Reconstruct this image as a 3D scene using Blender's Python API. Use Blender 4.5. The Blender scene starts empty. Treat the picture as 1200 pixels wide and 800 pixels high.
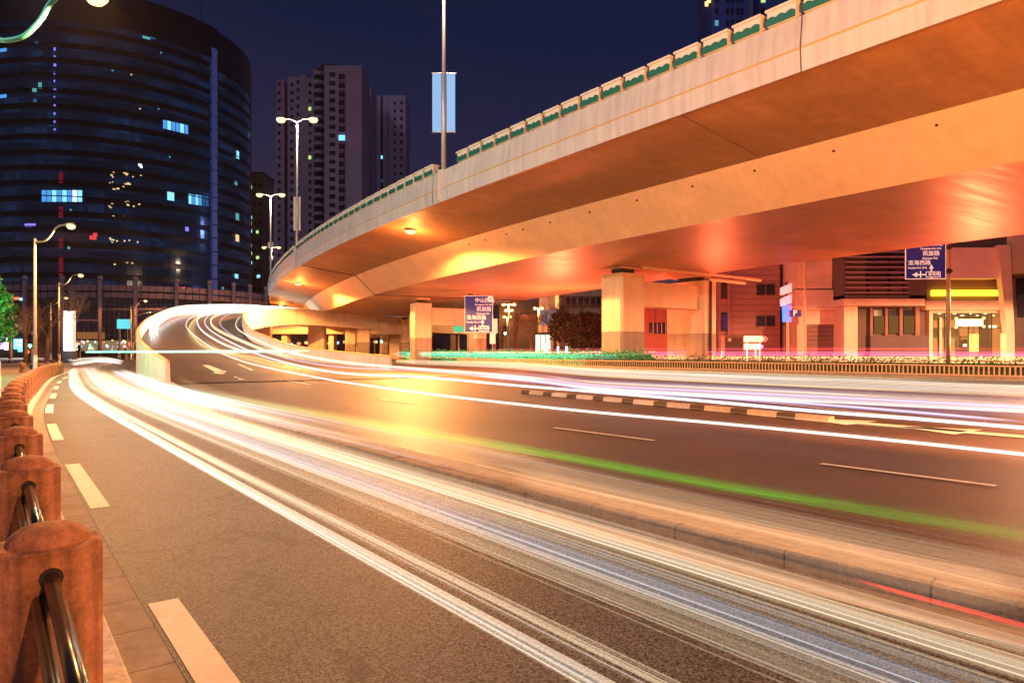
import bpy, bmesh, math, random
from mathutils import Vector, Matrix
from mathutils.bvhtree import BVHTree
R = random.Random(7)
rad = math.radians
S = bpy.context.scene

# ------------------------------------------------------------------ camera
EYE = 1.7
cd = bpy.data.cameras.new("camera"); cam = bpy.data.objects.new("camera", cd)
S.collection.objects.link(cam); S.camera = cam
cam.location = (0, 0, EYE); cam.rotation_euler = (rad(90), 0, 0)
cd.sensor_width = 36; cd.lens = 24; cd.shift_y = 0.01
cd.clip_start = .05; cd.clip_end = 3000

# ------------------------------------------------------------------ night sky
w = bpy.data.worlds.new("World"); S.world = w; w.use_nodes = True
nt = w.node_tree; nt.nodes.clear()
o_ = nt.nodes.new('ShaderNodeOutputWorld'); b_ = nt.nodes.new('ShaderNodeBackground')
sky = nt.nodes.new('ShaderNodeTexSky'); sky.sky_type = 'NISHITA'; sky.sun_disc = False
sky.sun_elevation = rad(-4); sky.sun_rotation = rad(250)
tc = nt.nodes.new('ShaderNodeTexCoord'); sp = nt.nodes.new('ShaderNodeSeparateXYZ')
cr = nt.nodes.new('ShaderNodeValToRGB'); ad = nt.nodes.new('ShaderNodeMix'); ad.data_type = 'RGBA'; ad.blend_type = 'ADD'
ad.inputs[0].default_value = .05
nt.links.new(tc.outputs['Generated'], sp.inputs[0]); nt.links.new(sp.outputs['Z'], cr.inputs[0])
e = cr.color_ramp.elements
e[0].position = 0.0; e[0].color = (.085, .036, .042, 1)
e[1].position = .62; e[1].color = (.0030, .0050, .019, 1)
x = e.new(.12); x.color = (.046, .024, .044, 1)
x = e.new(.26); x.color = (.015, .013, .038, 1)
x = e.new(.42); x.color = (.0050, .0078, .032, 1)
nt.links.new(cr.outputs[0], ad.inputs[6]); nt.links.new(sky.outputs[0], ad.inputs[7])
nt.links.new(ad.outputs[2], b_.inputs[0]); nt.links.new(b_.outputs[0], o_.inputs[0])
b_.inputs[1].default_value = .32
# added fill in place of city glow: one faint, cool directional light
sd = bpy.data.lights.new("city_glow_fill", 'SUN'); sd.energy = .08; sd.angle = rad(10); sd.color = (.82, .70, 1)
so = bpy.data.objects.new("city_glow_fill", sd); S.collection.objects.link(so); so.rotation_euler = (rad(50), 0, rad(-40))
# ------------------------------------------------------------------ exposure
vs = S.view_settings; vs.view_transform = 'Standard'; vs.look = 'None'; vs.gamma = 1; vs.exposure = 2.0
vs.use_curve_mapping = False
S.render.engine = 'CYCLES'
cy = S.cycles
cy.use_denoising = True
cy.max_bounces = 6; cy.diffuse_bounces = 3; cy.glossy_bounces = 3; cy.transparent_max_bounces = 160
cy.sample_clamp_indirect = 6; cy.sample_clamp_direct = 0; cy.blur_glossy = .5
cy.caustics_reflective = False; cy.caustics_refractive = False

# ------------------------------------------------------------------ helpers
def U(px, py, Y):
    return Vector(((px-600)*Y/800, Y, EYE-(py-412)*Y/800))
def G(px, py, z=0.):
    Y = (EYE-z)*800/(py-412); return Vector(((px-600)*Y/800, Y, z))
def tag(o, label=None, cat=None, group=None, kind=None):
    if label: o['label'] = label
    if cat: o['category'] = cat
    if group: o['group'] = group
    if kind: o['kind'] = kind
    return o
def thing(name, loc, label, cat, group=None, rz=0):
    o = bpy.data.objects.new(name, None); o.empty_display_size = .3
    S.collection.objects.link(o); o.location = loc; o.rotation_euler.z = rz
    return tag(o, label, cat, group)
def copy_tree(o, parent=None):
    c = o.copy(); S.collection.objects.link(c); c.parent = parent
    for ch in list(o.children): copy_tree(ch, c)
    return c
class MB:
    def __init__(s): s.v = []; s.f = []; s.mi = []; s.m = 0
    def add(s, vs, fs):
        b = len(s.v); s.v += [tuple(v) for v in vs]; s.f += [tuple(b+i for i in f) for f in fs]; s.mi += [s.m]*len(fs)
    def box(s, x0, x1, y0, y1, z0, z1):
        s.add([(x0,y0,z0),(x1,y0,z0),(x1,y1,z0),(x0,y1,z0),(x0,y0,z1),(x1,y0,z1),(x1,y1,z1),(x0,y1,z1)],
              [(0,3,2,1),(4,5,6,7),(0,1,5,4),(1,2,6,5),(2,3,7,6),(3,0,4,7)])
    def obox(s, c, a, b, z0, z1):
        """box on ground corner c with side vectors a, b"""
        c = Vector((c[0], c[1], 0)); a = Vector((a[0], a[1], 0)); b = Vector((b[0], b[1], 0)); k = Vector((0,0,1))
        p = [c, c+a, c+a+b, c+b]
        if a.cross(b).z < 0: p = [c, c+b, c+a+b, c+a]
        s.add([q+k*z0 for q in p]+[q+k*z1 for q in p], [(0,3,2,1),(4,5,6,7),(0,1,5,4),(1,2,6,5),(2,3,7,6),(3,0,4,7)])
    def prism(s, pts, z0, z1, top=True):
        n = len(pts)
        s.add([(p[0],p[1],z0) for p in pts]+[(p[0],p[1],z1) for p in pts],
              [tuple(range(n-1,-1,-1)), tuple(range(n,2*n))]+[(i,(i+1)%n,n+(i+1)%n,n+i) for i in range(n)])
    def tube(s, pts, r, k=8, cap=True, sx=1.):
        pts = [Vector(p) for p in pts]; n = len(pts)
        if n < 2: return
        rs = r if isinstance(r, (list, tuple)) else [r]*n
        vs = []
        for i, p in enumerate(pts):
            t = pts[min(i+1,n-1)]-pts[max(i-1,0)]
            if t.length < 1e-9: t = Vector((0,0,1))
            t.normalize()
            up = Vector((0,0,1)) if abs(t.z) < .9 else Vector((1,0,0))
            a = t.cross(up).normalized(); b = a.cross(t)
            for j in range(k):
                g = 2*math.pi*j/k
                vs.append(p+a*math.cos(g)*rs[i]*sx+b*math.sin(g)*rs[i])
        fs = [(i*k+j, i*k+(j+1)%k, (i+1)*k+(j+1)%k, (i+1)*k+j) for i in range(n-1) for j in range(k)]
        if cap: fs += [tuple(range(k-1,-1,-1)), tuple((n-1)*k+j for j in range(k))]
        s.add(vs, fs)
    def lathe(s, prof, k=16, c=(0,0,0)):
        vs = [(c[0]+r*math.cos(2*math.pi*j/k), c[1]+r*math.sin(2*math.pi*j/k), c[2]+z) for r, z in prof for j in range(k)]
        s.add(vs, [(i*k+j, i*k+(j+1)%k, (i+1)*k+(j+1)%k, (i+1)*k+j) for i in range(len(prof)-1) for j in range(k)])
    def strip(s, A, B):
        n = len(A); s.add(list(A)+list(B), [(i, i+1, n+i+1, n+i) for i in range(n-1)])
    def build(s, name, mat, parent=None, smooth=False, bevel=0, inv=None):
        me = bpy.data.meshes.new(name); me.from_pydata(s.v, [], s.f)
        ms = mat if isinstance(mat, (list, tuple)) else [mat]
        for m in ms: me.materials.append(m)
        if len(ms) > 1:
            for p, i in zip(me.polygons, s.mi): p.material_index = i
        if smooth:
            for p in me.polygons: p.use_smooth = True
        me.update()
        o = bpy.data.objects.new(name, me); S.collection.objects.link(o)
        if parent:
            o.parent = parent
            if inv: o.matrix_parent_inverse = Matrix.Translation(-Vector(parent.location))
        if bevel:
            md = o.modifiers.new("bevel", 'BEVEL'); md.width = bevel; md.segments = 2; md.limit_method = 'ANGLE'
        return o
def world_part(mb, name, mat, parent, **k):
    """a part whose mesh is given in world coordinates"""
    l = Vector(parent.location); mb.v = [tuple(Vector(v)-l) for v in mb.v]
    return mb.build(name, mat, parent, **k)

def mat(name, col, rough=.7, metal=0, noise=None, bump=None, emit=None, spec=None, streak=None, coat=0):
    """procedural Principled material; noise=(scale, amount, detail), bump=(scale, strength, dist), streak = vertical grime"""
    m = bpy.data.materials.new(name); m.use_nodes = True; t = m.node_tree; N = t.nodes; L = t.links
    p = N['Principled BSDF']; p.inputs['Roughness'].default_value = rough; p.inputs['Metallic'].default_value = metal
    p.inputs['Base Color'].default_value = (*col, 1)
    if spec is not None: p.inputs['Specular IOR Level'].default_value = spec
    if coat: p.inputs['Coat Weight'].default_value = coat; p.inputs['Coat Roughness'].default_value = .25
    tcn = N.new('ShaderNodeTexCoord'); src = None
    if noise:
        cur = None
        lst = noise if isinstance(noise, list) else [noise]
        rgb = N.new('ShaderNodeRGB'); rgb.outputs[0].default_value = (*col, 1); cur = rgb.outputs[0]
        for sc, am, de in lst:
            n = N.new('ShaderNodeTexNoise'); n.inputs['Scale'].default_value = sc; n.inputs['Detail'].default_value = de
            n.inputs['Roughness'].default_value = .65
            L.new(tcn.outputs['Object'], n.inputs[0])
            mr = N.new('ShaderNodeMapRange'); mr.inputs[1].default_value = .3; mr.inputs[2].default_value = .7
            mr.inputs[3].default_value = 1-am; mr.inputs[4].default_value = 1+am
            L.new(n.outputs[0], mr.inputs[0])
            mx = N.new('ShaderNodeVectorMath'); mx.operation = 'SCALE'
            L.new(cur, mx.inputs[0]); L.new(mr.outputs[0], mx.inputs['Scale']); cur = mx.outputs[0]
        src = cur
    if streak:
        mp = N.new('ShaderNodeMapping'); mp.inputs['Scale'].default_value = (streak[0], streak[0], streak[0]*.06)
        n = N.new('ShaderNodeTexNoise'); n.inputs['Scale'].default_value = 1; n.inputs['Detail'].default_value = 5
        L.new(tcn.outputs['Object'], mp.inputs[0]); L.new(mp.outputs[0], n.inputs[0])
        mr = N.new('ShaderNodeMapRange'); mr.inputs[1].default_value = .42; mr.inputs[2].default_value = .72
        mr.inputs[3].default_value = 1; mr.inputs[4].default_value = 1-streak[1]
        L.new(n.outputs[0], mr.inputs[0])
        mx = N.new('ShaderNodeVectorMath'); mx.operation = 'SCALE'
        if src: L.new(src, mx.inputs[0])
        else: mx.inputs[0].default_value = col
        L.new(mr.outputs[0], mx.inputs['Scale']); src = mx.outputs[0]
    if src: L.new(src, p.inputs['Base Color'])
    if bump:
        n = N.new('ShaderNodeTexNoise'); n.inputs['Scale'].default_value = bump[0]; n.inputs['Detail'].default_value = 6
        L.new(tcn.outputs['Object'], n.inputs[0])
        bn = N.new('ShaderNodeBump'); bn.inputs['Strength'].default_value = bump[1]; bn.inputs['Distance'].default_value = bump[2]
        L.new(n.outputs[0], bn.inputs['Height']); L.new(bn.outputs[0], p.inputs['Normal'])
    if emit:
        p.inputs['Emission Color'].default_value = (*emit[0], 1); p.inputs['Emission Strength'].default_value = emit[1]
    return m
def cross_streak(m, amt=.16, sc=(.12,2.6)):
    """shutter marks and run-off that cross the girder"""
    t = m.node_tree; N = t.nodes; L = t.links; p = N['Principled BSDF']; src = p.inputs['Base Color'].links[0].from_socket
    tcn = N.new('ShaderNodeTexCoord'); mp = N.new('ShaderNodeMapping'); mp.inputs['Rotation'].default_value = (0,0,rad(-33)); L.new(tcn.outputs['Object'], mp.inputs[0])
    mp2 = N.new('ShaderNodeMapping'); mp2.inputs['Scale'].default_value = (sc[0],sc[1],1); L.new(mp.outputs[0], mp2.inputs[0])
    n = N.new('ShaderNodeTexNoise'); n.inputs['Scale'].default_value = 1; n.inputs['Detail'].default_value = 8; n.inputs['Roughness'].default_value = .7; L.new(mp2.outputs[0], n.inputs[0])
    mr = N.new('ShaderNodeMapRange'); mr.inputs[1].default_value = .3; mr.inputs[2].default_value = .7; mr.inputs[3].default_value = 1-amt; mr.inputs[4].default_value = 1+amt; L.new(n.outputs[0], mr.inputs[0])
    x = N.new('ShaderNodeVectorMath'); x.operation = 'SCALE'; L.new(src, x.inputs[0]); L.new(mr.outputs[0], x.inputs['Scale']); L.new(x.outputs[0], p.inputs['Base Color'])
    rr = N.new('ShaderNodeMath'); rr.operation = 'MULTIPLY'; rr.inputs[1].default_value = p.inputs['Roughness'].default_value; L.new(mr.outputs[0], rr.inputs[0]); L.new(rr.outputs[0], p.inputs['Roughness'])
def emis(name, col, st, sample=False):
    m = bpy.data.materials.new(name); m.use_nodes = True; t = m.node_tree; t.nodes.clear()
    o = t.nodes.new('ShaderNodeOutputMaterial'); e = t.nodes.new('ShaderNodeEmission')
    e.inputs[0].default_value = (*col, 1); e.inputs[1].default_value = st
    t.links.new(e.outputs[0], o.inputs[0])
    m.cycles.emission_sampling = 'FRONT' if sample else 'NONE'
    return m
def glow(name, col, st):
    """light that adds to what lies behind it (a long-exposure light streak has no body)"""
    m = emis(name, col, st); t = m.node_tree
    e = next(n for n in t.nodes if n.type == 'EMISSION'); o = next(n for n in t.nodes if n.type == 'OUTPUT_MATERIAL')
    a = t.nodes.new('ShaderNodeAddShader'); tr = t.nodes.new('ShaderNodeBsdfTransparent')
    t.links.new(e.outputs[0], a.inputs[0]); t.links.new(tr.outputs[0], a.inputs[1]); t.links.new(a.outputs[0], o.inputs[0])
    return m

def asphalt(name, c0, c1, grain=75, bump=.5, rough=.62, patch=.15):
    m = bpy.data.materials.new(name); m.use_nodes = True; t = m.node_tree; N = t.nodes; L = t.links
    p = N['Principled BSDF']; p.inputs['Roughness'].default_value = rough
    tcn = N.new('ShaderNodeTexCoord')
    v = N.new('ShaderNodeTexVoronoi'); v.inputs['Scale'].default_value = grain; L.new(tcn.outputs['Object'], v.inputs[0])
    n = N.new('ShaderNodeTexNoise'); n.inputs['Scale'].default_value = grain*.7; n.inputs['Detail'].default_value = 3
    L.new(tcn.outputs['Object'], n.inputs[0])
    sep = N.new('ShaderNodeSeparateColor'); L.new(v.outputs['Color'], sep.inputs[0])
    mixv = N.new('ShaderNodeMath'); mixv.operation = 'MULTIPLY'
    L.new(sep.outputs[0], mixv.inputs[0]); L.new(n.outputs[0], mixv.inputs[1])
    rmp = N.new('ShaderNodeValToRGB'); rmp.color_ramp.elements[0].position = .12; rmp.color_ramp.elements[1].position = .42
    rmp.color_ramp.elements[0].color = (*c0, 1); rmp.color_ramp.elements[1].color = (*c1, 1)
    L.new(mixv.outputs[0], rmp.inputs[0])
    n2 = N.new('ShaderNodeTexNoise'); n2.inputs['Scale'].default_value = .35; n2.inputs['Detail'].default_value = 6
    L.new(tcn.outputs['Object'], n2.inputs[0])
    mr = N.new('ShaderNodeMapRange'); mr.inputs[1].default_value = .35; mr.inputs[2].default_value = .65
    mr.inputs[3].default_value = 1-patch; mr.inputs[4].default_value = 1+patch; L.new(n2.outputs[0], mr.inputs[0])
    sc = N.new('ShaderNodeVectorMath'); sc.operation = 'SCALE'; L.new(rmp.outputs[0], sc.inputs[0]); L.new(mr.outputs[0], sc.inputs['Scale'])
    vc = N.new('ShaderNodeTexVoronoi'); vc.feature = 'DISTANCE_TO_EDGE'; vc.inputs['Scale'].default_value = .23
    wn = N.new('ShaderNodeTexNoise'); wn.inputs['Scale'].default_value = 1.6; wn.inputs['Detail'].default_value = 8
    L.new(tcn.outputs['Object'], wn.inputs[0]); wa = N.new('ShaderNodeVectorMath'); wa.operation = 'MULTIPLY_ADD'; wa.inputs[1].default_value = (1.3,1.3,0)
    L.new(wn.outputs['Color'], wa.inputs[0]); L.new(tcn.outputs['Object'], wa.inputs[2]); L.new(wa.outputs[0], vc.inputs[0])
    cm = N.new('ShaderNodeMapRange'); cm.inputs[1].default_value = .0015; cm.inputs[2].default_value = .006; cm.inputs[3].default_value = .45; cm.inputs[4].default_value = 1
    L.new(vc.outputs['Distance'], cm.inputs[0])
    st_ = N.new('ShaderNodeTexNoise'); st_.inputs['Scale'].default_value = 1.3; st_.inputs['Detail'].default_value = 5; L.new(tcn.outputs['Object'], st_.inputs[0])
    sm = N.new('ShaderNodeMapRange'); sm.inputs[1].default_value = .62; sm.inputs[2].default_value = .72; sm.inputs[3].default_value = 1; sm.inputs[4].default_value = .72; L.new(st_.outputs[0], sm.inputs[0])
    mm = N.new('ShaderNodeMath'); mm.operation = 'MULTIPLY'; L.new(cm.outputs[0], mm.inputs[0]); L.new(sm.outputs[0], mm.inputs[1])
    sc2 = N.new('ShaderNodeVectorMath'); sc2.operation = 'SCALE'; L.new(sc.outputs[0], sc2.inputs[0]); L.new(mm.outputs[0], sc2.inputs['Scale'])
    L.new(sc2.outputs[0], p.inputs['Base Color'])
    bn = N.new('ShaderNodeBump'); bn.inputs['Strength'].default_value = bump; bn.inputs['Distance'].default_value = .006
    L.new(mixv.outputs[0], bn.inputs['Height']); L.new(bn.outputs[0], p.inputs['Normal'])
    return m

M = {}
M['asphalt'] = asphalt('asphalt', (.009,.010,.012), (.135,.155,.18), 90, 1.0)
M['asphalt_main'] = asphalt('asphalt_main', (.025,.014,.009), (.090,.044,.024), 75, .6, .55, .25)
M['paint'] = mat('road_paint', (.72,.70,.66), .6, noise=[(30,.12,5),(3,.10,4)], bump=(120,.5,.005))
M['slab'] = mat('gutter_slab', (.30,.26,.22), .8, noise=[(9,.22,6),(1.1,.2,3)], bump=(60,.5,.006))
M['kerb'] = mat('kerb_stone', (.26,.235,.21), .85, noise=[(5,.3,7),(40,.15,4)], bump=(14,.8,.02))
M['kerb_white'] = mat('kerb_white', (.62,.58,.52), .8, noise=[(14,.3,6)], bump=(40,.6,.01))
M['pave'] = mat('pavement', (.20,.17,.15), .85, noise=[(4,.2,5)], bump=(30,.3,.005))
M['post'] = mat('balustrade_stone', (.50,.23,.12), .85, noise=[(5,.42,8),(45,.22,5),(1.5,.2,3)], bump=(40,.9,.008), streak=(10,.72))
M['rail_metal'] = mat('dark_rail', (.035,.045,.04), .22, .6)
M['fascia'] = mat('parapet_paint', (.62,.60,.60), .7, noise=[(.5,.08,5)], streak=(2.2,.22), bump=(20,.12,.01))
M['girder'] = mat('girder_sodium_lit', (.88,.55,.31), .6, noise=[(.25,.10,6),(2,.04,4)], bump=(6,.08,.01))  # orange of the sodium light is put into this colour
M['soffit'] = mat('soffit_sodium_lit', (.64,.36,.22), .46, noise=[(.2,.16,6),(1.5,.06,4)], bump=(3,.06,.01), spec=.6)  # red-orange light from below is put into this colour
M['wing'] = mat('wing_sodium_dim', (.46,.23,.115), .6, noise=[(.15,.2,6),(1.2,.06,4)], bump=(3,.06,.01))  # sodium tint too, kept darker where less light reaches
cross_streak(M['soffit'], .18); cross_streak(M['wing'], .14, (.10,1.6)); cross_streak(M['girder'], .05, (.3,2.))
M['line_yellow'] = mat('yellow_joint', (.62,.42,.12), .7)
M['joint'] = mat('joint_dark', (.03,.02,.015), .9)
M['pier'] = mat('pier_paint', (.82,.66,.46), .6, noise=[(.6,.1,6)], streak=(1.5,.15))
M['pier_low'] = mat('pier_grey', (.34,.29,.24), .7, noise=[(.9,.15,6)], streak=(1.5,.2))
M['steel'] = mat('galvanised', (.55,.55,.56), .4, .5, noise=(3,.08,4))
M['pole'] = mat('lamp_pole_paint', (.34,.31,.25), .45, .15, noise=(6,.1,4))
M['pole_warm'] = mat('railing_paint', (.62,.42,.30), .6, noise=(3,.15,4))
M['pole_teal'] = mat('lamp_arm_teal', (.05,.42,.36), .4, .2)
M['dark'] = mat('dark_metal', (.04,.035,.035), .5, .3)
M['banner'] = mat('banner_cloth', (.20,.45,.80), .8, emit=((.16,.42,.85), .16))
M['banner_white'] = mat('banner_cloth_white', (.75,.72,.72), .8)
M['planter'] = mat('planter_white', (.72,.72,.66), .6)
M['planter_green'] = mat('planter_green', (.01,.16,.12), .5)
M['leaf'] = mat('hedge_leaf', (.035,.09,.03), .6, noise=[(3,.5,3),(.7,.3,2)])
M['leaf_green'] = mat('bright_leaf', (.03,.22,.05), .6, noise=(.8,.4,3))
M['leaf_dark'] = mat('dark_leaf', (.05,.045,.02), .7, noise=(.6,.4,3))
M['leaf_teal_lit'] = mat('teal_lit_leaf', (.05,.45,.28), .55, noise=(5,.35,3))  # green light on the hedge is put into the leaf colour
M['bark'] = mat('bark', (.26,.17,.11), .9, noise=(6,.3,5))
M['soil'] = mat('soil', (.05,.035,.025), .95)
M['sign_blue'] = mat('sign_blue', (.006,.02,.20), .4, emit=((.01,.03,.35), .05))
M['sign_white'] = mat('sign_white', (.85,.83,.80), .5, emit=((1,.82,.68), .12))
M['cream_clad'] = mat('cream_cladding', (.62,.42,.30), .7, noise=[(.3,.1,5)], streak=(.8,.15))
M['pink_clad'] = mat('pink_panel', (.66,.42,.38), .7, noise=[(.3,.1,5)])
M['brown_wall'] = mat('brown_wall', (.20,.10,.09), .8, noise=[(.4,.15,5)])
M['dark_wall'] = mat('dark_wall', (.09,.06,.055), .8, noise=[(.4,.15,5)])
M['glass_dark'] = mat('window_glass', (.02,.018,.025), .12, 0, spec=.8)
M['lav_wall'] = mat('apartment_render', (.44,.33,.42), .85, noise=[(.04,.12,4)])
M['lav_wall2'] = mat('apartment_render_pale', (.46,.42,.58), .85, noise=[(.04,.1,4)])
M['blue_wall'] = mat('blue_block', (.06,.10,.30), .8, noise=[(.05,.2,4)])
M['tower_dark'] = mat('tower_spandrel', (.014,.014,.028), .35, .3)
M['steel_pink'] = mat('walkway_panel', (.34,.24,.30), .5, .2, noise=(1,.1,3))
E_sod = emis('lamp_sodium', (1,.56,.20), 1.0)
E_white = emis('lamp_white', (.9,1,1), 5)

# lamp light for the street lamps and for the added fills
def lampl(loc, power, col=(1,.55,.24), r=.25, parent=None, name='lamp_light', down=0):
    d = bpy.data.lights.new(name, 'SPOT' if down else 'POINT'); d.energy = power; d.color = col; d.shadow_soft_size = r
    if down: d.spot_size = rad(down); d.spot_blend = .12
    o = bpy.data.objects.new(name, d); S.collection.objects.link(o); o.location = loc
    if parent: o.parent = parent
    return o

# ------------------------------------------------------------------ curves
def crom(P, n=10):
    P = [Vector(p) for p in P]; out = []
    for i in range(len(P)-1):
        p0 = P[i-1] if i else P[0]*2-P[1]; p1 = P[i]; p2 = P[i+1]; p3 = P[i+2] if i+2 < len(P) else P[-1]*2-P[-2]
        for k in range(n):
            t = k/n
            out.append(.5*((2*p1)+(p2-p0)*t+(2*p0-5*p1+4*p2-p3)*t*t+(3*p1-p0-3*p2+p3)*t**3))
    out.append(P[-1]); return out
class Path:
    def __init__(s, pts, n=12):
        s.p = crom(pts, n) if n else [Vector(q) for q in pts]; s.s = [0]
        for a, b in zip(s.p, s.p[1:]): s.s.append(s.s[-1]+(b-a).length)
        s.L = s.s[-1]
    def at(s, d, off=0, z=None):
        d = min(max(d, 0), s.L); i = 0; lo, hi = 0, len(s.s)-1
        while hi-lo > 1:
            m = (lo+hi)//2
            if s.s[m] <= d: lo = m
            else: hi = m
        a, b = s.p[lo], s.p[hi]; t = (d-s.s[lo])/max(1e-9, s.s[hi]-s.s[lo])
        q = a.lerp(b, t); j0 = max(lo-1,0); j1 = min(hi+1, len(s.p)-1)
        T = (s.p[j1]-s.p[j0]); T = Vector((T.x, T.y, 0)).normalized(); n = Vector((T.y, -T.x, 0))
        q = q+n*off
        if z is not None: q.z = z
        return q
    def dirn(s, d):
        a = s.at(d-.5); b = s.at(d+.5); t = b-a; t.z = 0; return t.normalized()

# left edge of the near carriageway
EDGE = Path([(8.6,-10.2,0),(2.8,-2.4,0),(-1.66,3.5,0),(-4.63,7.43,0),(-9,13.3,0),(-13.3,19.4,0),(-18.4,27.2,0),(-23,34.3,0),
             (-27.2,41,0),(-31.6,48.6,0),(-38,60,0),(-46,76,0),(-56,96,0)], 8)
# kerb of the narrow island between the near and the main carriageway (base of its near face)
KERB = Path([(14,-9.5,0),(6.6,.45,0),(3.14,4.18,0),(2.48,4.86,0),(.84,6.7,0),(-1.79,10.0,0),(-5.6,15.2,0),(-9.27,20.6,0),(-14,28,0),(-19,36.5,0)], 8)
def samp(path, d0, d1, off, z, step=1.):
    n = max(2, int((d1-d0)/step)+1)
    return [path.at(d0+(d1-d0)*i/(n-1), off, z) for i in range(n)]
def near_d(path, p):
    best = min(range(len(path.p)), key=lambda i: (path.p[i].x-p[0])**2+(path.p[i].y-p[1])**2); return path.s[best]

# ------------------------------------------------------------------ ground and roads
g = MB(); g.add([(-900,-300,-.012),(900,-300,-.012),(900,1800,-.012),(-900,1800,-.012)], [(0,1,2,3)])
tag(g.build('ground', M['asphalt_main']), kind='structure')
# near carriageway
g = MB(); n = 90
A = [EDGE.at(EDGE.L*i/(n-1), 0, 0) for i in range(n)]
Bp = []
for i in range(n):
    a = A[i]; Bp.append(EDGE.at(EDGE.L*i/(n-1), 4.15, 0))
g.strip(A, Bp); g.f = [f[::-1] for f in g.f]
tag(g.build('near_road', M['asphalt']), kind='structure')
# gutter slabs with open joints, laid along the edge
g = MB(); d = 0
while d < EDGE.L-1:
    l = .60; a = samp(EDGE, d+.006, d+l-.006, -.25, .012, .3); b = samp(EDGE, d+.006, d+l-.006, -.008, .010+.003*R.random(), .3)
    a0 = [p-Vector((0,0,.03)) for p in a]; b0 = [p-Vector((0,0,.03)) for p in b]
    g.strip(b, a); g.strip(b0, b); g.strip([a[0], b[0]], [a0[0], b0[0]]); d += l
tag(g.build('gutter', M['slab']), kind='structure')
# kerb stone and pavement behind it
g = MB(); n = 100
def st(o, z): return [EDGE.at(EDGE.L*i/(n-1), o, z) for i in range(n)]
g.strip(st(-.255,0), st(-.262,.10)); g.strip(st(-.262,.10), st(-.275,.115)); g.strip(st(-.275,.115), st(-.42,.12))
tag(g.build('kerb', M['kerb_white']), kind='structure')
g = MB(); g.strip(st(-.42,.12), st(-30,.12))
mp = bpy.data.materials.new('pavement_tiles'); mp.use_nodes = True; t = mp.node_tree
bk = t.nodes.new('ShaderNodeTexBrick'); bk.inputs['Scale'].default_value = 1; bk.inputs['Brick Width'].default_value = .3
bk.inputs['Row Height'].default_value = .15; bk.inputs['Mortar Size'].default_value = .006
bk.inputs['Color1'].default_value = (.20,.15,.12,1); bk.inputs['Color2'].default_value = (.26,.20,.16,1); bk.inputs['Mortar'].default_value = (.04,.03,.03,1)
tcn = t.nodes.new('ShaderNodeTexCoord'); t.links.new(tcn.outputs['Object'], bk.inputs[0]); t.links.new(bk.outputs[0], t.nodes['Principled BSDF'].inputs[0])
t.nodes['Principled BSDF'].inputs['Roughness'].default_value = .8
tag(g.build('pavement', mp), kind='structure')
# edge dashes
dd = near_d(EDGE, (-2.4,4.55,0)); g = MB(); d = dd-3.6-7.1
while d < EDGE.L-8:
    if d+3.6 > 0:
        a = samp(EDGE, max(d,0), d+3.6, .03, .005, .4); b = samp(EDGE, max(d,0), d+3.6, .215, .005, .4)
        g.strip(b, a)
    d += 7.1
tag(g.build('edge_marking', M['paint']), kind='structure')

# the island kerb: separate stones, joints and a slab top
d0 = 0; k = 0
g = MB(); isl = MB(); d = 0; dend = near_d(KERB, (-19,36.5,0))
while d < dend-.5:
    l = 1.0; hz = .165+R.uniform(-.008,.008); dn = R.uniform(-.012,.012)
    a0 = samp(KERB, d+.008, d+l-.008, dn, -.01, .34); a1 = samp(KERB, d+.008, d+l-.008, dn+.004, hz-.02, .34)
    a2 = samp(KERB, d+.008, d+l-.008, dn+.022, hz, .34); a3 = samp(KERB, d+.008, d+l-.008, .15, hz, .34)
    a4 = samp(KERB, d+.008, d+l-.008, .15, .1, .34)
    g.strip(a0,a1); g.strip(a1,a2); g.strip(a2,a3); g.strip(a3,a4)
    for i in (0,-1): g.add([a0[i],a1[i],a2[i],a3[i],a4[i]], [(0,1,2,3,4)])
    g.strip(samp(KERB, d, d+l, -.02, .004, .5), samp(KERB, d, d+l, .14, .14, .5))
    d += l
g.v = [tuple(v) for v in g.v]
tag(g.build('island_kerb', M['kerb']), kind='structure')
isl.strip(samp(KERB,0,dend,.152,.158), samp(KERB,0,dend,.60,.158)); isl.strip(samp(KERB,0,dend,.60,.158), samp(KERB,0,dend,.615,-.01))
isl.strip(samp(KERB,0,dend,-.33,.006), samp(KERB,0,dend,-.01,.006))
tag(isl.build('island_top', M['slab']), kind='structure')

# lane dashes and arrows of the main carriageway
g = MB()
def dash(p, q, wd):
    a, b = G(*p), G(*q); t = (b-a).normalized(); nn = Vector((t.y,-t.x,0))*wd/2; z = Vector((0,0,.004))
    g.add([a-nn+z, a+nn+z, b+nn+z, b-nn+z], [(3,2,1,0)])
for p, q, wd in [((962,543),(1167,569),.11),((649,501),(767,516),.12),((446,467.5),(496,474.5),.14),((331,445),(364,450.5),.16)]: dash(p, q, wd)
def arrow(c, t, L, wd):
    t = Vector((t[0],t[1],0)).normalized(); nn = Vector((t.y,-t.x,0)); c = Vector(c)+Vector((0,0,.004))
    P = [c-nn*wd*.16, c+nn*wd*.16, c+nn*wd*.16+t*L*.6, c+nn*wd*.5+t*L*.6, c+t*L, c-nn*wd*.5+t*L*.6, c-nn*wd*.16+t*L*.6]
    g.add(P, [tuple(range(7))])
arrow(G(1130,505.5), (-.6,.8,0), 3.6, 1.5); arrow(G(1290,519), (-.6,.8,0), 3.6, 1.5)
# long solid edge line between the striped island and the lanes
a = [G(1290,513), G(1200,501), G(1000,482), G(860,468), G(700,455.5)]
a = Path([(p.x,p.y,.004) for p in a], 6); g.strip(samp(a,0,a.L,.07,.004), samp(a,0,a.L,-.07,.004))
tag(g.build('lane_marking', M['paint']), kind='structure')

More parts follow.
